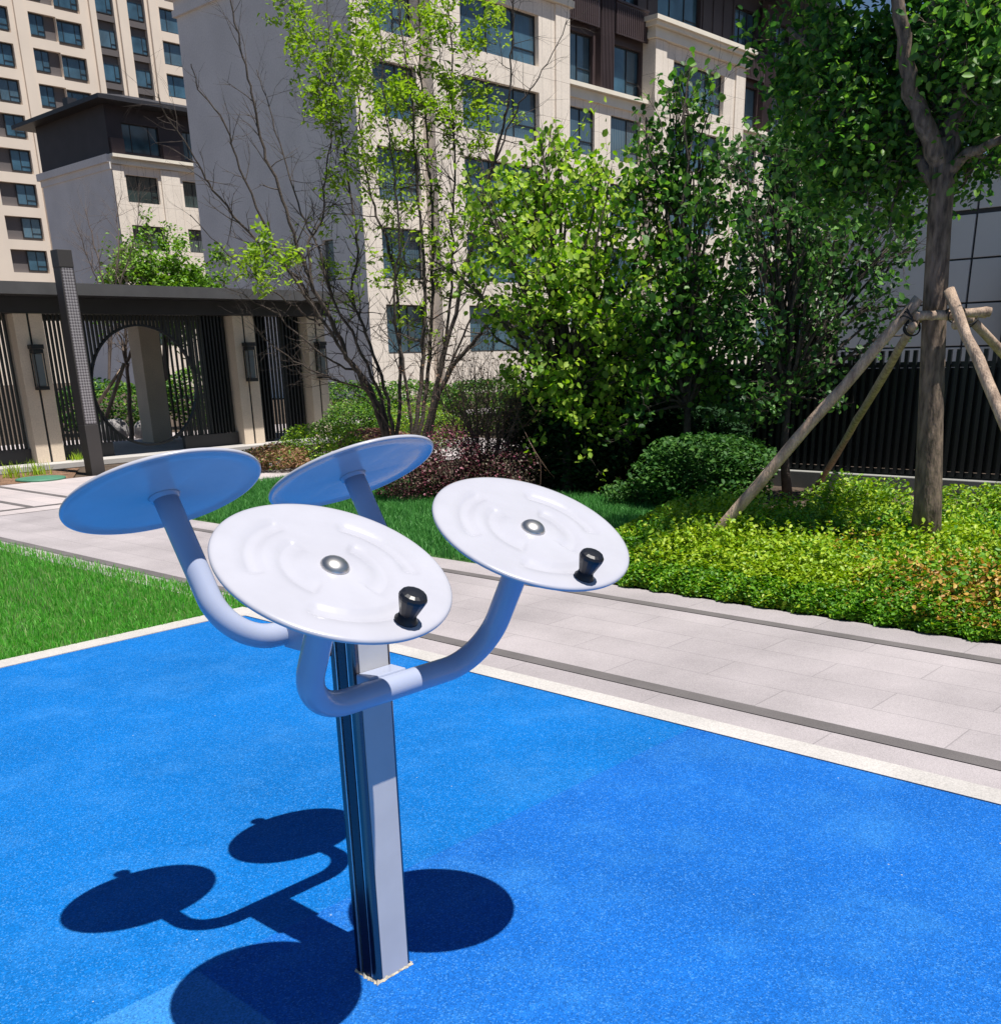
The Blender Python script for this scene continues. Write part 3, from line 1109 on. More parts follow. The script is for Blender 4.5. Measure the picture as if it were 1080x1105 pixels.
# ---- smaller block behind the pavilion
SA, SB = 38.75, 70.0
sm = thing('apartment_building', 'low apartment block with dark hipped top floor seen above the pavilion roof', 'building', W(SA, SB, 0), ROT)
hs = []
for z in (2.9, 6.0, 9.1, 12.0):
    for (u, v_) in ((0.95, 3.35), (5.25, 7.4), (9.2, 11.6), (13.5, 15.7)):
        hs.append((u, v_, z, z + (1.65 if z > 11 else 1.5)))
wl = MB()
wall_holes(wl, 0, 20, 0, 14.2, 0, 0.3, hs)
for u in (0.003, 3.55, 7.7, 11.9, 16.0):
    wl.box(u, u + (0.8 if u < 1 else 1.45), -0.12, -0.003, 0, 14.15)
wl.box(0.3, 20, 0.6, 10.0, 0, 16.6)
wl.build('wall', m_beige, sm)
for h in hs:
    window(sm, *h, 0.2, (0.4, 0.8), 0.3, m_glass2)
for i, (u, v_) in enumerate(((0.95, 3.35), (5.25, 7.4), (9.2, 11.6))):
    pn = MB()
    pn.box(u, v_, 0.05, 0.25, 10.62, 11.98)
    pn.build('spandrel', m_brown, sm)
c = MB()
for (z0, z1, pr) in ((14.2, 14.38, 0.22), (14.382, 14.58, 0.12), (14.582, 14.78, 0.4)):
    c.box(0.01, 20, -pr, 0.3, z0, z1)
c.build('cornice', m_cornice, sm)
gb = MB()
gb.add([(0, 0.003, 0), (0, 10.1, 0), (0, 10.1, 14.7), (0, 0.003, 14.7)], [(0, 3, 2, 1)])
for (z0, z1, pr) in ((13.9, 14.3, 0.08), (14.302, 14.75, 0.25)):
    gb.box(-pr, 0.15, 0.01, 10.1 + pr, z0, z1)
gb.build('gable_wall', m_render, sm)
at = MB()
ah = [(1.2, 3.9, 15.0, 16.75), (5.7, 7.6, 15.0, 16.75), (9.6, 12.0, 15.0, 16.75)]
wall_holes(at, 0.1, 20, 14.78, 17.7, 0.1, 0.25, ah)
at.add([(0.1, 0.1, 14.76), (0.1, 10.0, 14.76), (0.1, 10.0, 17.7), (0.1, 0.1, 17.7)], [(0, 3, 2, 1)])
at.build('attic_wall', m_dkbrown, sm)
for h in ah:
    window(sm, *h, 0.25, (0.25, 0.75), None, m_glass)
for (u, v_) in ((0.2, 1.15), (4.0, 5.3)):
    ap = MB()
    ap.box(u, v_, -0.06, 0.097, 14.8, 15.75)
    ap.build('attic_panel', m_brown, sm)
rf = MB()
rf.box(-0.9, 21, -1.2, 11.6, 17.7, 17.95)
rf.add([(-0.9, -1.2, 17.95), (21, -1.2, 17.95), (21, 11.6, 17.95), (-0.9, 11.6, 17.95), (4.5, 5.2, 19.6), (17, 5.2, 19.6)],
       [(0, 1, 5, 4), (1, 2, 5), (2, 3, 4, 5), (3, 0, 4)])
rf.box(1.0, 1.7, 6.5, 7.2, 18.0, 19.2)
rf.build('roof', m_roofd, sm)

# ---- tall tower far left
TA, TB = 48.0, 112.5
tw = thing('tower_block', 'tall beige residential tower with brown spandrels at the far left', 'building', W(TA, TB, 0), ROT)
rows = [34.4 + 3.06 * k for k in range(2, -9, -1)]
cols = [(-0.7, 1.3), (2.35, 5.75 - 0.2), (7.75, 9.35), (10.6, 13.1)]
tc_ = [(15.0, 17.0), (18.6, 20.6), (22.3, 25.4), (27.4, 29.8)]
hs = []
wl = MB()
brs = MB()
for r_, zt in enumerate(rows):
    if zt < 9:
        continue
    hs.append((-4.5, -1.3, zt - 2.15, zt))
    hs.append((2.0, 5.75, zt - 2.15, zt))
    hs.append((7.7, 10.5, zt - 2.15, zt))
    hs.append((10.52, 13.2, zt - 2.35, zt - 0.1))
    hs.append((22.3, 25.4, zt - 2.2, zt))
    hs.append((27.4, 29.8, zt - 2.2, zt))
for (u, v_) in tc_[:2]:
    hs.append((u, v_, 8, 42))
wall_holes(wl, -12, 36, 0, 48, 0, 0.45, hs)
for u in (14.2, 17.35, 20.95):
    wl.box(u, u + (0.9 if u > 17.3 else 0.6), -0.3, -0.003, 0, 47.9)
for u in (6.3,):
    wl.box(u, u + 1.0, -0.25, -0.003, 0, 47.9)
wl.build('wall', m_beige2, tw)
back = MB()
back.box(-12, 36, 0.46, 14, 0, 47.95)
back.build('recess_wall', m_greyband, tw)
for r_, zt in enumerate(rows):
    if zt < 9:
        continue
    window(tw, -3.6, -1.35, zt - 1.95, zt - 0.05, 0.3, (0.5,), 0.25, fr=0.09)
    window(tw, 3.75, 5.7, zt - 1.95, zt - 0.05, 0.3, (0.5,), 0.25, fr=0.09)
    window(tw, 7.75, 9.35, zt - 1.9, zt - 0.05, 0.3, (0.55,), 0.25, fr=0.09)
    window(tw, 10.6, 13.15, zt - 2.05, zt - 0.2, 0.3, (0.25, 0.75), 0.3, fr=0.09)
    window(tw, 22.35, 25.35, zt - 2.15, zt - 0.05, 0.3, (0.3, 0.8), 0.3, fr=0.09)
    for (u, v_) in tc_[:2]:
        window(tw, u + 0.05, v_ - 0.05, zt - 1.7, zt, 0.3, (0.7,), 0.25, fr=0.09)
        sp2 = MB()
        sp2.box(u + 0.02, v_ - 0.02, 0.12, 0.4, zt - 2.4, zt - 1.85)
        sp2.build('spandrel', m_greyband, tw)

# ---- panel wall at right
pw = thing('panel_wall', 'pale grey panel wall with dark joints standing behind the slat fence', 'wall', W(20, 0, 0), ROT)
for i in range(7):
    for j in range(7):
        b0, b1 = 9.43 - (i + 1) * 2.4 + 0.04, 9.43 - i * 2.4
        z0, z1 = 4.42 - (j + 1) * 0.72 + 0.03, 4.42 - j * 0.72
        if z0 < 0:
            continue
        if j == 0:
            z0, z1 = 3.78, 4.42
        q = MB()
        q.box(-0.05, 0.0, b0, b1, z0, z1, 0.006)
        q.build('panel', m_panelw, pw)
q = MB()
q.box(0.003, 0.6, -8, 9.45, 0, 4.40)
q.build('backing', m_joint, pw)
q = MB()
q.box(-0.12, 0.7, -8, 9.5, 4.425, 4.55)
q.build('coping', m_roofd, pw)
q = MB()
q.box(-0.35, -0.06, 6.0, 6.3, 0, 3.1)
q.build('downpipe', m_slat, pw)

# ================================================================== PAVILION
PVB = 18.0
pv = thing('garden_pavilion', 'dark flat-roofed garden pavilion with stone pillars and a round moon gate', 'pavilion', W(0, PVB, 0), ROT)
q = MB()
q.box(4.0, 14.7, -0.45, 3.4, -0.02, 0.06)
q.build('plinth', m_kerb, pv)
q = MB()
q.box(3.5, 14.5, -0.80, 3.6, 2.71, 2.84)
rfp = q.build('roof', m_pavroof, pv)
q = MB()
q.box(3.45, 14.53, -0.84, -0.80, 2.70, 2.88)
q.box(14.50, 14.54, -0.80, 3.6, 2.70, 2.88)
q.build('fascia', m_fascia, rfp)
q = MB()
q.box(3.6, 14.4, -0.05, 0.5, 2.46, 2.706)
q.box(3.6, 14.4, 2.4, 2.9, 2.46, 2.706)
q.build('beam', m_pavroof, pv)
PIL = [(7.85, 8.34), (12.05, 12.53), (13.82, 14.26)]
for (u, v_) in PIL:
    p_ = MB()
    xm = (u + v_) / 2
    p_.box(u, xm - 0.02, 0, 0.46, 0.06, 2.456, 0.006)
    p_.box(xm + 0.02, v_, 0, 0.46, 0.06, 2.456, 0.006)
    p_.mi = 1
    p_.box(xm - 0.0195, xm + 0.0195, 0.02, 0.44, 0.06, 2.45)
    po_ = p_.build('pillar', [m_pillar, m_slat], pv)
    l_ = MB()
    l_.box(xm - 0.10, xm + 0.10, -0.20, -0.02, 1.90, 1.97, 0.006)
    l_.box(xm - 0.085, xm + 0.085, -0.18, -0.03, 1.83, 1.897)
    l_.box(xm - 0.09, xm + 0.09, -0.19, -0.02, 1.25, 1.31, 0.006)
    for (sx, yy) in ((-0.085, -0.185), (0.07, -0.185), (-0.085, -0.035), (0.07, -0.035)):
        l_.box(xm + sx, xm + sx + 0.015, yy, yy + 0.015, 1.312, 1.828)
    l_.box(xm - 0.03, xm + 0.03, -0.02, -0.001, 1.35, 1.85)
    lo = l_.build('lantern', m_slat, po_)
    l_ = MB()
    l_.box(xm - 0.06, xm + 0.06, -0.165, -0.045, 1.314, 1.826, 0.01)
    l_.build('lantern_glass', m_lampglass, lo)
for (u, v_) in ((11.40, 11.85), (14.0, 14.4), (5.2, 5.65)):
    p_ = MB()
    p_.box(u, v_, 2.4, 2.85, 0.06, 2.456, 0.006)
    p_.build('pillar', m_pillar, pv)


def slats(name, x0, x1, y, z0, z1, pitch, wd, hole=None, parent=None, m=None):
    q = MB()
    n = int((x1 - x0) / pitch)
    for k in range(n):
        x = x0 + (k + 0.3) * pitch
        segs = [(z0, z1)]
        if hole:
            cx, cz, r = hole
            dx = abs(x + wd / 2 - cx)
            if dx < r:
                hh = math.sqrt(r * r - dx * dx)
                segs = [(z0, cz - hh), (cz + hh, z1)]
        for (a, b) in segs:
            if b - a > 0.02:
                q.box(x, x + wd, y, y + 0.05, a, b)
    return q.build(name, m or m_slat, parent)


gate = (10.18, 1.24, 1.03)
slats('slat_screen', 8.36, 12.03, 0.2, 0.30, 2.457, 0.075, 0.034, gate, pv)
slats('slat_screen', 4.6, 7.83, 0.2, 0.30, 2.457, 0.075, 0.034, None, pv)
slats('slat_screen', 12.55, 13.80, 0.2, 0.10, 2.457, 0.085, 0.03, None, pv)
q = MB()
for (u, v_) in ((4.6, 7.83), (8.36, 9.35), (10.82, 12.03)):
    q = MB()
    q.box(u, v_, 0.18, 0.27, 0.06, 0.297)
    q.build('bottom_panel', m_pavroof, pv)
for (u, v_, z0) in ((12.55, 12.95, 0.06), (13.35, 13.80, 0.06), (11.45, 12.03, 0.3)):
    q = MB()
    q.box(u, v_, 0.27, 0.31, z0, 2.45)
    q.build('solid_panel', m_slat, pv)
slats('slat_screen', 11.88, 13.98, 2.55, 0.10, 2.457, 0.12, 0.03, None, pv)
# moon gate ring
rg = MB()
vs, fs = [], []
N_ = 72
for k in range(N_):
    t = 2 * pi * k / N_
    for (r, y) in ((1.03, 0.185), (1.065, 0.185), (1.065, 0.26), (1.03, 0.26)):
        vs.append((gate[0] + r * math.cos(t), y, max(0.062, gate[1] + r * math.sin(t))))
for k in range(N_):
    for j in range(4):
        a, b = k * 4 + j, k * 4 + (j + 1) % 4
        c, d = ((k + 1) % N_) * 4 + (j + 1) % 4, ((k + 1) % N_) * 4 + j
        fs.append((a, d, c, b))
rg.add(vs, fs)
rg.build('moon_gate_ring', m_slat, pv)

# ---- lamp post
m = bpy.data.materials.new("perforated_lamp_skin")
m.use_nodes = True
n, l = m.node_tree.nodes, m.node_tree.links
tc = n.new("ShaderNodeTexCoord")
mp = n.new("ShaderNodeMapping")
mp.inputs["Rotation"].default_value = (0, pi / 4, 0)
l.new(tc.outputs["Object"], mp.inputs[0])
ck = n.new("ShaderNodeTexChecker")
ck.inputs["Scale"].default_value = 34
ck.inputs[1].default_value = (0.30, 0.285, 0.30, 1)
ck.inputs[2].default_value = (0.10, 0.09, 0.10, 1)
l.new(mp.outputs[0], ck.inputs[0])
l.new(ck.outputs[0], n["Principled BSDF"].inputs["Base Color"])
n["Principled BSDF"].inputs["Roughness"].default_value = 0.5
m_lampskin = m
lp = thing('lamp_post', 'square dark lamp post with a perforated shaft in front of the pavilion', 'lamp post', W(7.86, 16.0, 0), ROT)
q = MB()
q.box(-0.112, 0.112, -0.112, 0.112, -0.03, 0.75, 0.008)
q.build('base_column', m_lampm, lp)
q = MB()
q.box(-0.108, 0.108, -0.104, 0.108, 0.752, 3.0)
q.box(-0.112, 0.112, -0.112, 0.112, 3.002, 3.24, 0.006)
q.build('shaft', m_lampm, lp)
q = MB()
q.box(-0.09, 0.09, -0.111, -0.1045, 0.76, 2.99)
q.build('perforated_skin', m_lampskin, lp)

q = MB()
q.lathe([(0.36, -0.006), (0.36, 0.020), (0.33, 0.026), (0.0001, 0.028)], 40)
mh = q.build('manhole_cover', m_manhole, None, W(6.95, 15.95, 0))
tag(mh, 'green round cover lying in the mulch bed near the lamp post', 'manhole cover')

# ---- slat fence
FA = 12.1
fe = thing('slat_fence', 'black vertical slat fence on a low concrete base behind the hedge', 'fence', W(FA, 0, 0), ROT)
q = MB()
q.box(-0.12, 0.12, -6, 10.4, -0.05, 0.17, 0.01)
q.build('concrete_base', m_concrete, fe)
q = MB()
nsl = int(16.2 / 0.095)
for k in range(nsl):
    b = -5.9 + k * 0.095
    q.box(-0.02, 0.02, b, b + 0.042, 0.19, 1.545)
q.build('slat_panel', m_slat, fe)
q = MB()
q.box(0.022, 0.045, -5.95, 10.35, 0.171, 0.235)
q.box(0.022, 0.045, -5.95, 10.35, 1.36, 1.42)
q.box(0.05, 0.06, -5.95, 10.35, 0.24, 1.355)  # not a rail: added dark sheet standing in for the darkness beyond the slats
q.build('rail', m_slat, fe)
for k in range(8):
    b = -5.5 + k * 2.2
    q = MB()
    q.box(0.065, 0.125, b, b + 0.06, 0.171, 1.5)
    q.build('post', m_slat, fe)

# ================================================================== RIGHT TREE AND ITS STAKES
TY = 8.96
tb = at_z(1001, 581, 0.30)
TY = tb.y
tb.z = 0
KS = TY / 8.96


def T(px, py, dy=0.0):
    return at_y(px, py, TY + dy * KS)


rng = np.random.default_rng(21)
tree = thing('shade_tree', 'thick trunked shade tree held by timber stakes above the golden hedge', 'tree', tb)
mb = MB()
L = lambda P: P - tb
trunk = [L(Vector((tb.x, tb.y, -0.05))), L(T(1001, 540)), L(T(1004, 450)), L(T(1008, 340)), L(T(1013, 250)), L(T(1016, 195)), L(T(1019, 150))]
mb.tube(trunk, [q * KS for q in (0.150, 0.115, 0.102, 0.095, 0.091, 0.097, 0.11)], 20)
limbs = [([(1017, 185), (1003, 150), (984, 100), (972, 40), (962, -40), (940, -160)], [0, -.05, -.1, -.15, -.2, -.2], 0.085),
         ([(1018, 170), (1012, 110), (1008, 50), (1008, -20), (1015, -160)], [0, .1, .2, .3, .5], 0.09),
         ([(1019, 175), (1030, 135), (1046, 90), (1064, 45), (1084, -20), (1120, -120)], [0, -.05, -.1, -.2, -.3, -.5], 0.085),
         ([(1012, 200), (985, 150), (945, 105), (900, 70), (850, 30)], [0, .2, .4, .6, .8], 0.05),
         ([(1018, 190), (1045, 165), (1085, 150), (1140, 120)], [0, -.2, -.5, -.9], 0.05)]
tips = []
starts = []
for pts, dys, r in limbs:
    pth = []
    P = [L(T(x, y, d)) for (x, y), d in zip(pts, dys)]
    for i in range(len(P) - 1):
        for k in range(3):
            pth.append(P[i].lerp(P[i + 1], k / 3) + rv(rng, 0.012))
    pth.append(P[-1])
    r *= KS
    nn_ = len(pth)
    mb.tube(pth, [r * (1 - 0.7 * i / nn_) for i in range(nn_)], 10, cap=False)
    starts += [(pth[i], r * (1 - 0.7 * i / nn_)) for i in range(nn_ // 3, nn_)]
clumps = []
for (x, y, d, r, n_) in [
        (885, 60, .6, .22, .4), (880, 75, .5, .36, .7), (915, 85, .3, .34, .7), (905, 120, .4, .36, .8), (955, 120, .2, .42, 1.1), 
        (930, 160, .3, .38, 1), (985, 140, .5, .35, .8), (1035, 20, .1, .4, .9), (1065, 70, -.2, .42, 1), (1050, 120, .2, .36, .8), (1075, 10, -.3, .4, 1),
        (915, 185, .6, .28, .5), (1040, 60, .7, .4, .8), (1000, 95, .9, .4, .7),
        (960, 165, .7, .35, .8), (1000, 165, 1.0, .35, .8), (1045, 175, 1.0, .35, .7),
        # overhead, above the picture
        (1000, -150, .2, .8, 1.6), (1060, -90, .6, .6, 1.0), (985, -210, .5, .7, 1.3), (960, -260, .2, .9, 1.7),
        (1060, -240, .8, .9, 1.3), (1020, -330, -.2, 1.0, 1.8), (900, -330, .6, 1.0, 1.8), (1015, -90, .3, .4, .8), 
        (980, -420, .5, 1.0, 1.6)]:
    clumps.append((L(T(x, y, d + (0.75 if x < 1010 else 0.45))), r * KS, n_))
for (x, y, d, r, n_) in [  # loose sprays on the near side of the limbs
        (985, 105, .35, .2, .22), (1042, 95, -.35, .24, .32), (1022, 40, -.25, .24, .3), (1072, 45, -.3, .3, .45), (1068, 120, -.2, .26, .35), (930, 75, .45, .24, .3),
        (965, 130, .4, .22, .3), (1000, 165, .35, .16, .15), (1078, 95, .1, .3, .4), (868, 175, .5, .2, .3), (890, 195, .4, .24, .35), (930, 205, .3, .22, .3), (965, 215, .3, .2, .25), (985, 195, .3, .2, .25), (905, 225, .5, .16, .2), (1045, 195, .2, .18, .2), (1072, 180, .2, .2, .25), (905, 45, .6, .26, .35), (880, 100, .3, .22, .35), (1035, 150, .2, .2, .25), (1045, 10, -.4, .26, .35), (890, 150, .3, .22, .3), (930, 165, .5, .2, .25)]:
    clumps.append((L(T(x, y, d)), r * KS, n_))
C = []
for (c, r, n_) in clumps:
    st, sr = min(starts, key=lambda q: (q[0] - c).length)
    pth = wob(bez(st, st.lerp(c, 0.5) + Vector((0, 0, 0.1)), c, 5), rng, 0.02)
    r1 = min(sr * 0.7, 0.012 + 0.014 * (c - st).length)
    mb.tube(pth, [r1 * (1 - 0.6 * i / 5) for i in range(6)], 6, cap=False)
    tp = []
    for j in range(6):
        dv = rv(rng).normalized()
        twig(mb, rng, pth[3 + j % 3], dv, r * rng.uniform(0.8, 1.2), 0.009, 2, tp, 4, 0.7, 0.1, 3)
    tp = np.array([v[:] for v in tp])
    idx = rng.integers(0, len(tp), int(n_ * 1150))
    C.append(tp[idx] + rng.normal(size=(len(idx), 3)) * 0.088)
mb.build('trunk', m_bark, tree)
leaf_obj('crown', np.concatenate(C), 0.060, l_tree, tree, 5, up=0.15, droop=0.45, width=0.55)

st = thing('timber_tripod', 'timber support poles lashed round the thick tree trunk', 'tree support', tb)


def pole(p0, p1, r0, r1, seed, name='pole'):
    r_ = np.random.default_rng(seed)
    n_ = 14
    q = MB()
    pth = [p0.lerp(p1, i / n_) + rv(r_, 0.0035) for i in range(n_ + 1)]
    q.tube(pth, [r0 + (r1 - r0) * i / n_ + r_.normal() * 0.0012 for i in range(n_ + 1)], 14)
    return q.build(name, m_pole, st)


s1b = at_z(768, 581, 0.29)
s1t = T(991, 322, -0.12)
dirn = (s1b - s1t).normalized()
s1g = s1t + dirn * ((s1t.z + 0.05) / -dirn.z)
s1g = s1b + dirn * ((s1b.z - 0.03) / -dirn.z)
pole(L(s1g), L(s1t), 0.044, 0.036, 1)
s2t = T(985, 352, 0.10)
s2b = at_z(884, 522, 0.12)
dirn = (s2b - s2t).normalized()
pole(L(s2t + dirn * ((s2t.z + 0.05) / -dirn.z)), L(s2t), 0.036, 0.030, 2)
s3t = T(1024, 313, -0.22)
s3m = at_y(1088, 466, TY - 0.75)
dirn = (s3m - s3t).normalized()
pole(L(s3t + dirn * ((s3t.z + 0.05) / -dirn.z)), L(s3t), 0.044, 0.034, 3)
s4t = T(1044, 340, 0.16)
s4m = at_y(1092, 392, TY + 0.45)
dirn = (s4m - s4t).normalized()
pole(L(s4t + dirn * ((s4t.z + 0.05) / -dirn.z)), L(s4t), 0.036, 0.030, 4)
pole(L(T(988, 341, -0.19)), L(T(1070, 336, -0.19)), 0.030, 0.028, 5, 'crossbar')
pole(L(T(975, 344, 0.19)), L(T(1064, 339, 0.19)), 0.029, 0.027, 6, 'crossbar')
pole(L(T(985, 352, -0.23)), L(T(988, 338, 0.25)), 0.029, 0.027, 7, 'crossbar')
pole(L(T(1032, 350, -0.25)), L(T(1036, 336, 0.25)), 0.029, 0.027, 8, 'crossbar')
for (px, py, dy, ax) in ((981, 344, -0.16, (s1t - s1b)), (1031, 337, -0.24, (s3t - s3m)), (1047, 345, 0.17, (s4t - s4m)), (984, 354, 0.12, (s2t - s2b))):
    c = L(T(px, py, dy))
    ax = ax.normalized()
    u = ax.cross(Vector((0.2, 1, 0.1))).normalized()
    v_ = ax.cross(u)
    q = MB()
    for k in range(3):
        pts = []
        for j in range(17):
            t = 2 * pi * j / 16
            pts.append(c + ax * (0.018 * (k - 1) + 0.02 * math.sin(t + k)) + (u * math.cos(t) + v_ * math.sin(t)) * 0.052)
        q.tube(pts, 0.005, 6, cap=False)
    q.build('rope', m_rope, st)

# ================================================================== GOLDEN HEDGE
rng = np.random.default_rng(31)
hg = thing('privet_hedge', 'low golden privet hedge with orange tips along the far side of the path', 'hedge', W(8, 3, 0), ROT)


def hz(a, b):
    """height of the hedge top (site coordinates)"""
    h = 0.305 - 0.03 * np.clip(a - 7.6, 0, 1) + 0.03 * np.sin(a * 2.1 + b * 1.3) + 0.03 * np.sin(b * 3.7 - a * 1.9) + 0.028 * np.sin(a * 6 + 2 * np.sin(b * 5)) + 0.03 * np.sin(b * 11 + a * 7)
    left = 4.70 + (a - 6.0) * 0.34
    e = np.minimum(np.minimum(a - 6.02, left - b), 8.55 - a)
    e = e + 0.05 * np.sin(b * 6.5) + 0.04 * np.sin(b * 15 + 1)
    return h * np.clip(e / 0.42, 0, 1) ** 0.55


n = 120000
A = 6.0 + 2.6 * rng.random(n) ** 1.35
B = -0.6 + 6.9 * rng.random(n)
H = hz(A, B)
keep = H > 0.02
A, B, H = A[keep], B[keep], H[keep]
d = np.abs(rng.normal(0, 0.055, len(A)))
Z = H - d + 0.035 * rng.random(len(A))
# front face
n2 = 52000
B2 = -0.6 + 5.2 * rng.random(n2)
Z2 = rng.random(n2) ** 0.9 * 0.27
A2 = 5.99 - (0.05 * np.sin(B2 * 6.5) + 0.04 * np.sin(B2 * 15 + 1)) * Z2 / 0.3 + 0.42 * (Z2 / 0.31) ** 1.82 + np.abs(rng.normal(0, 0.05, n2)) + 0.03 * np.sin(B2 * 23 + Z2 * 20)
n3 = 9000
A3 = 6.15 + 2.3 * rng.random(n3)
B3 = 4.66 + (A3 - 6) * 0.34 - np.abs(rng.normal(0, 0.05, n3)) - 0.02
Z3 = rng.random(n3) * 0.28
# upright shoots along the top
ns = 4200
As, Bs = 6.1 + 2.4 * rng.random(ns) ** 1.2, -0.5 + 6.5 * rng.random(ns)
Hs = hz(As, Bs)
k_ = Hs > 0.16
As, Bs, Hs = As[k_], Bs[k_], Hs[k_]
sh = rng.uniform(0.04, 0.15, len(As))
rep = 7
As_, Bs_ = np.repeat(As, rep), np.repeat(Bs, rep)
Zs = np.repeat(Hs, rep) + np.repeat(sh, rep) * np.tile(np.linspace(0.0, 1, rep), len(As))
As_ = As_ + rng.normal(0, 0.012, len(As_))
Bs_ = Bs_ + rng.normal(0, 0.012, len(Bs_))
AA = np.concatenate([A, A2, A3, As_]) - 8
BB = np.concatenate([B, B2, B3, Bs_]) - 3
ZZ = np.concatenate([Z, Z2, Z3, Zs])
a_, b_ = AA + 8, BB + 3
f1 = np.sin(a_ * 3.1 + 1) * np.sin(b_ * 2.3) + 0.6 * np.sin(a_ * 7 + b_ * 5) + rng.normal(0, 0.5, len(a_))
org = 0.75 * np.exp(-(((b_ - 1.85) / 0.45) ** 2 + ((a_ - 6.28) / 0.3) ** 2)) + 0.45 * np.exp(-(((b_ - 2.35) / 0.3) ** 2 + ((a_ - 6.35) / 0.25) ** 2)) + 0.4 * np.exp(-(((b_ - 3.1) / 0.25) ** 2 + ((a_ - 7.1) / 0.25) ** 2)) + 0.15 * np.exp(-(((a_ - 8.3) / 0.5) ** 2 + ((b_ - 5.2) / 0.6) ** 2))
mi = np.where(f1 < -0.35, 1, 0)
mi = np.where((ZZ < 0.17) & (rng.random(len(mi)) < 0.75), 1, mi)  # low leaves mostly darker green: shade on the lower front put into leaf colour
mi = np.where((rng.random(len(mi)) < org * 0.62) & (ZZ > 0.07), 2, mi)
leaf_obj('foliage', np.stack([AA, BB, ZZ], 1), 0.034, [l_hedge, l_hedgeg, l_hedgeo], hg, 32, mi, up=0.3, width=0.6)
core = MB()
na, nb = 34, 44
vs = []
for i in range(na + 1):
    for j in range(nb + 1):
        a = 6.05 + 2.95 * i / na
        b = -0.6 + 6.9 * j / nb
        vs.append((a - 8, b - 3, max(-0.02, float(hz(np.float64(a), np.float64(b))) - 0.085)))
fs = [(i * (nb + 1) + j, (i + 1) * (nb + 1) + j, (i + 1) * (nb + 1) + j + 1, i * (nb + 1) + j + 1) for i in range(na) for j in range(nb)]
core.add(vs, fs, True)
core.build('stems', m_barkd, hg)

# ================================================================== SHRUBS
def gp(px, py, z=0.0):
    p = at_z(px, py, z)
    return Vector((p.x, p.y, 0))


shrub('round_bush', 'round dark green bush between the stake foot and the lawn', 'bush', gp(768, 556) + Vector((0, 0.35, 0)), 0.72, 0.7, 0.44, 8000, 0.06, l_box, 41, shell=0.55, lump=0.26, width=0.55)
shrub('upright_bush', 'bright green upright bush beside the thick tree trunk', 'bush', gp(930, 568, 0.1) + Vector((0.0, 0.2, 0)), 0.48, 0.42, 0.27, 5200, 0.05, [l_hedge, l_bright], 43, mi_p=0.6, lump=0.45, shell=0.35, width=0.45)
shrub('upright_bush', 'bright green bush at the right edge in front of the fence', 'bush', gp(1075, 566, 0.1) + Vector((0.2, 0.4, 0)), 0.6, 0.45, 0.2, 4200, 0.05, [l_hedge, l_bright], 45, mi_p=0.5, lump=0.45, shell=0.35, width=0.45)
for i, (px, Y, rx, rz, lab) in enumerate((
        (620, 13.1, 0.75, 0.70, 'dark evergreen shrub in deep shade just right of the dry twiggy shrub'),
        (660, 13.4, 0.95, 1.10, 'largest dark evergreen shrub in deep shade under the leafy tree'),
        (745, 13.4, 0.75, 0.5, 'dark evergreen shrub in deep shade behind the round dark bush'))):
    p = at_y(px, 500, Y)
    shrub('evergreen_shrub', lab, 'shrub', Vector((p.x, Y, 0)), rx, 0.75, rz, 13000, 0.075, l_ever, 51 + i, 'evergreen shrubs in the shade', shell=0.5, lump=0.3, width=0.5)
p = at_y(700, 545, 11.6)
shrub('ground_shrub', 'low dark green shrub on the shaded lawn left of the round bush', 'shrub', Vector((p.x, 11.4, 0)), 0.55, 0.4, 0.16, 2600, 0.05, l_box, 57, lump=0.3)
for i, (px, Y, rx, rz, m_, lab) in enumerate((
        (440, 12.3, 0.50, 0.36, [l_redg, l_red], 'grey green barberry bush just behind the rear disc'),
        (485, 12.5, 0.56, 0.48, [l_red, l_redg], 'wine red barberry bush under the dry twigs'),
        (540, 12.4, 0.52, 0.36, [l_redg, l_red], 'dull purple barberry bush at the edge of the deep shade'))):
    p = at_y(px, 520, Y)
    shrub('barberry_bush', lab, 'bush', Vector((p.x, Y, 0)), rx, 0.5, rz, 4600, 0.034, m_, 61 + i, 'barberry bushes behind the rear disc', mi_p=0.35, shell=0.4, lump=0.3, width=0.6, stems=14)
for i, (px, py, Y, rx, rz, m_, mp_, lab) in enumerate((
        (348, 485, 17.2, 0.75, 0.34, [l_bright, l_hedge], .3, 'lime green low bush in front of the last pavilion pillar'),
        (300, 500, 16.6, 0.55, 0.20, [l_brownl, l_bright], .15, 'dry brown low plant at the corner of the pavilion'),
        (405, 470, 18.5, 0.7, 0.26, [l_brownl, l_red], .4, 'brownish red low plant at the foot of the bare tree'),
        (385, 455, 20.5, 0.9, 0.5, [l_bright, l_box], .4, 'bright green bush behind the bare tree stems'),
        (455, 460, 20.0, 0.8, 0.45, [l_bright, l_hedge], .4, 'sunlit yellow green bush seen between the tree stems'))):
    p = at_y(px, py, Y)
    shrub('garden_bush', lab, 'bush', Vector((p.x, Y, 0)), rx, 0.6, rz, 4200, 0.055, m_, 71 + i, None, mi_p=mp_, lump=0.3)
# hedge in front of the main block
for i in range(4):
    p = at_y(370 + i * 75, 440, 25.5 - i * 0.8)
    shrub('clipped_hedge', ('green hedge segment right of the pavilion end', 'green hedge segment behind the bare tree', 'green hedge segment behind the twiggy shrub', 'green hedge segment behind the leafy tree')[i], 'hedge',
          Vector((p.x, p.y, 0)), 1.3, 0.8, 0.62, 5200, 0.09, [l_bright, l_box], 81 + i, 'hedge row before the apartment block', mi_p=0.5, shell=0.7, lump=0.15)

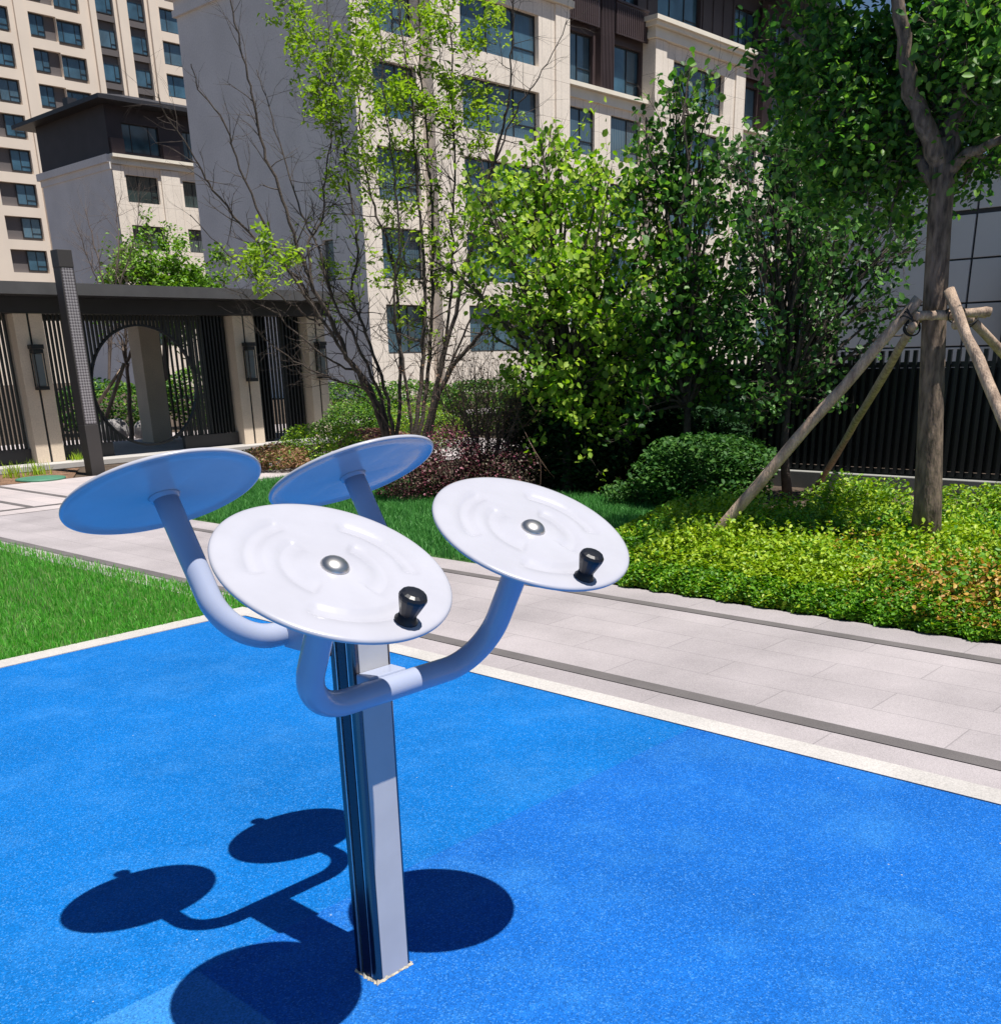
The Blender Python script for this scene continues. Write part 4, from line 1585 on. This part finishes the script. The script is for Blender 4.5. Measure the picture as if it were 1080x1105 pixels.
# dry twiggy shrub
rng = np.random.default_rng(91)
p = at_y(528, 500, 13.0)
dt = thing('twiggy_shrub', 'leafless dry twiggy shrub above the red barberry', 'shrub', Vector((p.x, 13.0, 0)))
mb = MB()
tp = []
for i in range(70):
    an = rng.uniform(0, 2 * pi)
    rr_ = rng.uniform(0.1, 0.62)
    d_ = Vector((math.cos(an) * rr_, math.sin(an) * rr_ * 0.6, 1.0))
    twig(mb, rng, Vector((rng.normal() * 0.10, rng.normal() * 0.08, -0.02)), d_, rng.uniform(0.9, 1.5), 0.009, 2, tp, 4, 0.45, 0.1, 3)
mb.build('stems', m_dry, dt)
tp = np.array([v[:] for v in tp])
leaf_obj('foliage', tp[rng.integers(0, len(tp), 1400)] + rng.normal(size=(1400, 3)) * 0.03, 0.035, l_brownl, dt, 92)

# ================================================================== SPARSE MULTI-STEM TREES
def stem_tree(name, label, base, Y, stems, bark, seed, twigs, leafm=None, leafs=(), lsize=0.09, group=None, twig_l=0.5, lw=0.4):
    """stems = [(pixel polyline, depth offset at tip, radius)]; leafs = [(px,py,dy,r,count)]"""
    rng = np.random.default_rng(seed)
    B = Vector((base.x, base.y, 0))
    t = thing(name, label, 'tree', B, 0, group)
    mb = MB()
    pts_all = []
    for (poly, dep, r) in stems:
        P = [at_y(x, y, Y + dep * (i / (len(poly) - 1)) ** 1.0) - B for i, (x, y) in enumerate(poly)]
        if P[0].z < 0.6:
            P = [Vector((P[0].x * 0.5, P[0].y * 0.5, -0.05))] + P
        # smooth resample (Catmull-Rom)
        sm_ = []
        Q = [P[0]] + P + [P[-1]]
        for i in range(1, len(Q) - 2):
            p0, p1, p2, p3 = Q[i - 1], Q[i], Q[i + 1], Q[i + 2]
            for k in range(5):
                u = k / 5
                sm_.append(0.5 * ((2 * p1) + (p2 - p0) * u + (2 * p0 - 5 * p1 + 4 * p2 - p3) * u * u + (3 * p1 - p0 - 3 * p2 + p3) * u ** 3))
        sm_.append(P[-1])
        sm_ = [q + rv(rng, 0.012) for q in sm_]
        nn_ = len(sm_)
        rad = [max(0.006, 0.78 * r * (1 - 0.88 * (i / nn_) ** 0.7)) for i in range(nn_)]
        mb.tube(sm_, rad, 8, cap=False)
        for i in range(3, nn_ - 1):
            pts_all.append((sm_[i], (sm_[i + 1] - sm_[i]).normalized(), rad[i]))
    tips = []
    for i in range(twigs):
        q, d, r = pts_all[rng.integers(0, len(pts_all))]
        if q.z < 1.0:
            continue
        nd = (d * 0.9 + rv(rng, 0.55)).normalized()
        twig(mb, rng, q, nd, rng.uniform(0.5, 1.4) * twig_l, min(r * 0.5, 0.011), 1, tips, 4, 0.55, 0.25, 3)
    C = []
    for (x, y, dy, r, n_) in leafs:
        c = at_y(x, y, Y + dy) - B
        for j in range(5):
            q, d, rr_ = min((pts_all[k] for k in rng.integers(0, len(pts_all), 60)), key=lambda e: (e[0] - c).length)
            tp = []
            dv = (c + rv(rng, r * 0.6) - q)
            twig(mb, rng, q, dv, min(dv.length, r * 1.6) + 0.1, min(rr_ * 0.5, 0.010), 2, tp, 4, 0.6, 0.2, 3)
        tp = []
        for j in range(4):
            q = c + rv(rng, r * 0.35)
            twig(mb, rng, q - Vector((0, 0, r * 0.5)), Vector((0, 0, 1)) + rv(rng, 0.7), r * 1.1, 0.006, 2, tp, 3, 0.7, 0.1, 3)
        tp = np.array([v[:] for v in tp])
        n_ = int(n_ * 1.7)
        idx = rng.integers(0, len(tp), n_)
        C.append(tp[idx] + rng.normal(size=(n_, 3)) * 0.05)
    mb.build('trunk', bark, t)
    if C:
        leaf_obj('crown', np.concatenate(C), lsize, leafm, t, seed + 1, up=0.35, droop=0.5, width=lw)
    return t


b1 = at_z(418, 485, 0)
Y1 = 17.0
b1 = Vector((at_y(420, 480, Y1).x, Y1, 0))
stem_tree('bare_tree', 'many stemmed mostly bare tree spreading left before the grey gable', b1, Y1, [
    ([(420, 480), (405, 430), (375, 385), (355, 340), (338, 310), (325, 275), (305, 215), (285, 160), (272, 100), (262, 60), (250, 0), (245, -60)], -.6, .070),
    ([(418, 480), (398, 425), (365, 370), (330, 320), (300, 270), (265, 195), (243, 135), (215, 95), (207, 70)], -1.2, .055),
    ([(345, 345), (320, 300), (268, 250), (230, 205), (210, 170), (180, 125), (170, 100)], -1.5, .040),
    ([(422, 480), (410, 430), (385, 370), (358, 320), (345, 270), (329, 239), (310, 180), (290, 115), (277, 75)], .5, .050),
    ([(338, 310), (333, 262), (347, 238), (352, 180), (358, 110), (355, 30), (352, -40)], .6, .034),
    ([(425, 480), (415, 420), (395, 360), (380, 320), (386, 270), (380, 220), (372, 170), (366, 120), (345, 60), (320, 20)], .9, .048),
    ([(428, 480), (432, 420), (430, 330), (420, 270), (400, 210), (390, 150), (385, 60), (383, -40)], 1.0, .055),
    ([(385, 400), (350, 385), (300, 340), (262, 318), (235, 305)], -1.5, .026),
    ([(395, 420), (350, 405), (310, 385), (282, 360), (270, 335)], -1.8, .024),
    ([(345, 350), (310, 325), (270, 295), (235, 262), (205, 232)], -2.0, .022),
    ([(430, 480), (405, 440), (380, 420), (365, 400)], -.8, .03)],
    m_barkd, 101, 330, l_lime, [
        (335, 25, .4, .5, 240), (352, 60, .3, .5, 240), (345, 115, .5, .42, 200), (318, 15, .6, .35, 110), (375, 90, .5, .45, 200), (385, 30, .6, .5, 220), (375, 150, .6, .42, 140), (350, 180, .5, .3, 50),
        (335, 95, .3, .3, 70), (395, 190, .6, .4, 120), (265, 280, -1.2, .35, 130), (285, 300, -1.2, .35, 130), (300, 285, -1.2, .3, 90), (345, 285, .5, .4, 110), (360, 225, .5, .3, 45), (405, 250, .5, .4, 100), (370, 320, .3, .35, 60)], 0.092, lw=0.42)
Y2 = 16.2
b2 = Vector((at_y(450, 480, Y2).x, Y2, 0))
stem_tree('young_leafed_tree', 'upright many stemmed tree with fresh lime leaves before the apartment windows', b2, Y2, [
    ([(448, 480), (455, 400), (458, 330), (457, 280), (450, 200), (443, 100), (432, 27), (428, -50)], .3, .060),
    ([(452, 480), (462, 400), (466, 330), (467, 240), (462, 170), (455, 100), (452, 30), (450, -40)], .8, .055),
    ([(456, 480), (475, 400), (500, 300), (515, 240), (528, 190), (542, 140), (550, 100), (553, 33), (556, -30)], -.5, .060),
    ([(460, 480), (480, 410), (510, 370), (528, 348), (548, 338), (566, 345)], -.9, .075),
    ([(515, 250), (530, 187), (552, 130), (575, 90), (600, 50), (612, 20)], -.6, .026),
    ([(446, 480), (436, 400), (425, 330), (430, 260), (425, 190), (415, 110), (410, 30)], -.4, .045),
    ([(458, 480), (470, 420), (485, 340), (488, 260), (490, 180), (488, 90), (485, 10), (482, -50)], .9, .050),
    ([(480, 410), (505, 350), (530, 300), (548, 270), (565, 250)], -.2, .03)],
    m_barkd, 111, 240, l_lime, [
        (410, 25, .2, .45, 170), (415, 70, .2, .5, 220), (430, 110, .2, .45, 180), (445, 60, .4, .45, 180), (405, 110, -.2, .42, 150), (425, 150, .1, .4, 120), (415, 190, .2, .42, 110),
        (480, 20, .6, .5, 230), (500, 60, .6, .5, 240), (510, 105, .4, .45, 190), (490, 140, .5, .42, 150), (525, 40, .3, .4, 130), (475, 100, .6, .4, 130), (505, 160, .2, .4, 100), (455, 180, .4, .35, 70),
        (470, 220, .4, .4, 90), (440, 240, .2, .4, 90), (480, 280, .2, .4, 110), (455, 310, .3, .4, 100), (425, 300, 0, .4, 90), (500, 250, 0, .35, 80), (430, 355, .2, .4, 80)], 0.092, lw=0.42)

# ================================================================== LEAFY TREES
def cl(lst, Y):
    return [(at_y(x, y, Y + dy), r, n_) for (x, y, dy, r, n_) in lst]


Yl = 12.6
bl = Vector((at_y(612, 500, Yl).x, Yl, 0))
clump_tree('leafy_tree', 'sunlit broad leafed tree with bright green crown in the middle of the picture', 'tree', bl, at_y(612, 440, Yl), 0.06, cl([
    (540, 215, .1, .30, .8), (575, 235, -.1, .36, 1), (615, 205, .1, .34, 1), (555, 280, -.2, .36, 1), (600, 275, -.3, .4, 1.2), (645, 245, 0, .38, 1.1), (530, 255, .2, .24, .5), (640, 300, -.3, .4, 1.2), (580, 330, -.3, .38, 1.1), (625, 350, -.4, .4, 1.2),
    (545, 345, -.1, .28, .6), (670, 330, -.1, .38, 1.1), (668, 205, .3, .28, .7), (610, 160, .2, .22, .4), (595, 395, -.2, .36, 1), (655, 395, -.3, .4, 1.1), (625, 430, -.1, .36, .9), (690, 280, .2, .34, .9), (690, 380, 0, .36, .9), (570, 180, .2, .22, .4), (585, 440, -.3, .3, .7), (640, 470, -.3, .3, .6), (560, 400, -.3, .26, .5), (500, 300, -.2, .22, .4), (515, 220, 0, .2, .3)], Yl),
    l_mid, 0.080, 270, m_barkd, 121, droop=0.7, width=0.72, up=0.05)
Yr = 12.2
br_ = Vector((at_y(742, 500, Yr).x, Yr, 0))
clump_tree('leafy_tree', 'darker broad leafed tree with tall shoots right of the sunlit crown', 'tree', br_, at_y(742, 440, Yr), 0.055, cl([
    (708, 170, .2, .26, .6), (735, 120, .3, .22, .5), (740, 165, .2, .28, .7), (765, 215, .3, .28, .7), (715, 225, .1, .34, .9), (750, 270, .1, .34, .9), (720, 300, -.1, .38, 1.1), (765, 320, 0, .38, 1.1), (735, 355, -.2, .4, 1.2), (780, 375, 0, .36, .9),
    (705, 400, -.2, .36, 1), (750, 410, -.1, .38, 1), (700, 340, 0, .34, .9), (790, 250, .4, .24, .5), (735, 90, .3, .16, .25), (695, 190, .3, .22, .4), (800, 300, .3, .28, .6), (700, 440, -.3, .26, .4)], Yr),
    [l_tree], 0.086, 225, m_barkd, 131, droop=0.7, width=0.75, up=0.05)
Yd = 11.5
bd = Vector((at_y(852, 520, Yd).x, Yd, 0))
clump_tree('thin_leaved_tree', 'dark thinly leaved tree in front of the fence left of the stakes', 'tree', bd, at_y(850, 430, Yd), 0.05, cl([
    (815, 205, .2, .26, .6), (840, 180, .2, .24, .6), (870, 215, .2, .28, .6), (850, 245, .1, .32, .8), (815, 265, .1, .32, .8), (890, 265, 0, .32, .7), (925, 290, .1, .3, .6), (860, 300, 0, .36, .9), (820, 330, 0, .36, .9), (895, 335, 0, .34, .7), (940, 330, .1, .28, .5),
    (850, 365, -.1, .38, .9), (800, 375, 0, .34, .8), (900, 375, .1, .26, .4), (960, 270, .2, .24, .4), (975, 235, .2, .2, .3), (835, 140, .3, .18, .35), (840, 410, -.1, .34, .7), (880, 415, 0, .28, .5), (800, 425, .1, .3, .6), (915, 240, .2, .24, .5), (880, 180, .3, .2, .4), (945, 375, .1, .22, .35)], Yd),
    [l_dark, ], 0.075, 265, m_barkd, 141, droop=0.6, width=0.65, up=0.05)
# tree behind the pavilion
Yp = 40.0
bp_ = Vector((at_y(178, 400, Yp).x, Yp, 0))
clump_tree('bushy_tree', 'dense bright green rounded tree showing above the pavilion roof', 'tree', bp_, at_y(178, 345, Yp), 0.14, cl([
    (145, 300, 0, .9, 1), (170, 280, 0, .9, 1), (195, 290, 0, .9, 1), (215, 305, 0, .7, .8), (180, 310, -.6, 1, 1.2), (150, 325, -.4, .9, 1), (210, 325, -.3, .9, 1), (180, 340, -.5, 1, 1), (130, 310, 0, .5, .5)], Yp),
    l_bright, 0.15, 900, m_barkd, 151, width=0.6)
Yb = 33.0
bb_ = Vector((at_y(112, 400, Yb).x, Yb, 0))
stem_tree('bare_tree', 'thin leafless tree rising behind the pavilion roof before the low block', bb_, Yb, [
    ([(118, 420), (116, 340), (108, 290), (98, 250), (92, 225)], 0, .06), ([(118, 420), (122, 330), (128, 270), (126, 235), (132, 205)], .5, .05),
    ([(117, 330), (104, 300), (92, 270), (84, 245)], -.4, .035), ([(122, 330), (135, 290), (146, 255), (150, 225), (156, 200)], -.4, .035)], m_barkp, 161, 120, twig_l=0.8)

Yq = 27.0
bq = Vector((at_y(905, 420, Yq).x, Yq, 0))
clump_tree('background_tree', 'dark green tree beyond the fence between the apartment block and the panel wall', 'tree', bq, at_y(905, 330, Yq), 0.12, cl([
    (885, 180, 0, .8, 1), (915, 150, .3, .8, 1), (930, 200, 0, .9, 1.1), (895, 230, 0, .9, 1.1), (925, 260, .2, .9, 1.1), (905, 300, 0, .9, 1), (880, 280, 0, .7, .8), (935, 310, 0, .7, .8), (950, 160, .4, .6, .6)], Yq),
    l_tree, 0.16, 520, m_barkd, 181, width=0.6)

# ================================================================== BEHIND THE PAVILION
yt = Vector((W(10.35, 23.5).x, W(10.35, 23.5).y, 0))
yt = Vector((at_y(141, 470, 23.6).x, 23.6, 0))
ys_ = stem_tree('staked_young_tree', 'young tree seen through the round moon gate', yt, 23.6, [
    ([(142, 475), (139, 420), (136, 380), (135, 350), (133, 320)], .1, .10), ([(137, 395), (130, 365), (122, 335)], .2, .05), ([(137, 390), (148, 360), (156, 335)], -.2, .05)],
    m_barkp, 171, 40, l_bright, [(120, 345, .1, .35, 60), (150, 345, .2, .35, 60), (135, 330, 0, .35, 60)], 0.12)
sk = thing('tree_stake', 'pale timber stake leaning on the young tree behind the moon gate', 'tree stake', yt)
q = MB()
q.tube([at_y(113, 455, 23.1) - yt, at_y(134, 392, 23.5) - yt], [0.045, 0.04], 10)
q.build('pole', m_pole, sk)
q = MB()
q.tube([at_y(104, 438, 23.9) - yt, at_y(133, 395, 23.7) - yt], [0.04, 0.035], 10)
q.build('pole', m_pole, sk)
for i, (px, Y, s_, lab) in enumerate(((122, 24.6, 0.30, 'dark rugged garden rock left of the young tree behind the moon gate'), (158, 24.8, 0.27, 'pale garden rock right of the young tree behind the moon gate'))):
    r_ = np.random.default_rng(180 + i)
    bm = bmesh.new()
    bmesh.ops.create_icosphere(bm, subdivisions=3, radius=1)
    ks = r_.normal(size=(6, 3)) * 2.5
    for v in bm.verts:
        co = np.array(v.co)
        f = 1 + 0.22 * sum(abs(math.sin(co @ k + j)) for j, k in enumerate(ks)) / 3 - 0.2
        v.co = Vector((co[0] * f * s_ * 1.1, co[1] * f * s_ * 0.7, max(-0.05, (co[2] * f * 0.9 + 0.6) * s_)))
    bm.verts.index_update()
    q = MB()
    q.add([v.co[:] for v in bm.verts], [[v.index for v in f.verts] for f in bm.faces], False)
    bm.free()
    o = q.build('garden_rock', m_rock, None, Vector((at_y(px, 460, Y).x, Y, 0)))
    tag(o, lab, 'rock')
sheet('far_path', [(2, 21.6), (30, 21.6), (30, 24.0), (2, 24.0)], -0.004, m_pave2)
for i, (a, b, rx, h, lab) in enumerate(((5.5, 25.5, 1.6, 0.75, 'green hedge seen through the slats left of the first pillar'), (8.8, 26.2, 1.5, 0.8, 'green hedge seen through the slats right of the first pillar'),
                                        (13.0, 25.5, 1.4, 0.7, 'green hedge seen through the right half of the moon gate'), (16.0, 25.0, 1.4, 0.9, 'dark hedge seen between the last two pillars'))):
    shrub('clipped_hedge', lab, 'hedge', W(a, b, 0), rx, 1.0, h, 4200, 0.12, [l_box, l_bright], 190 + i, 'hedges behind the pavilion', mi_p=0.35, shell=0.7, lump=0.15)
# little grass tufts in the mulch bed
for i, (px, py, lab) in enumerate(((15, 515, 'small grass tuft at the left picture edge in the mulch'), (42, 512, 'small grass tuft before the first pillar in the mulch'), (87, 500, 'small grass tuft right of the first pillar'))):
    r_ = np.random.default_rng(200 + i)
    c = at_z(px, py, 0)
    N_ = 60
    P_ = r_.normal(size=(N_, 2)) * 0.07
    ab = np.stack([P_[:, 0] + c.dot(V1), P_[:, 1] + c.dot(V2)], 1)
    o = blades('grass_tuft', ab, 0.24, 0.012, l_hedge, 210 + i, lean=0.6)
    me = o.data
    co = np.zeros(len(me.vertices) * 3, np.float32)
    me.vertices.foreach_get('co', co)
    co = co.reshape(-1, 3) - np.array([c.x, c.y, 0])
    me.vertices.foreach_set('co', co.astype(np.float32).ravel())
    me.update()
    o.location = (c.x, c.y, 0)
    tag(o, lab, 'grass tuft', 'grass tufts in the mulch bed')
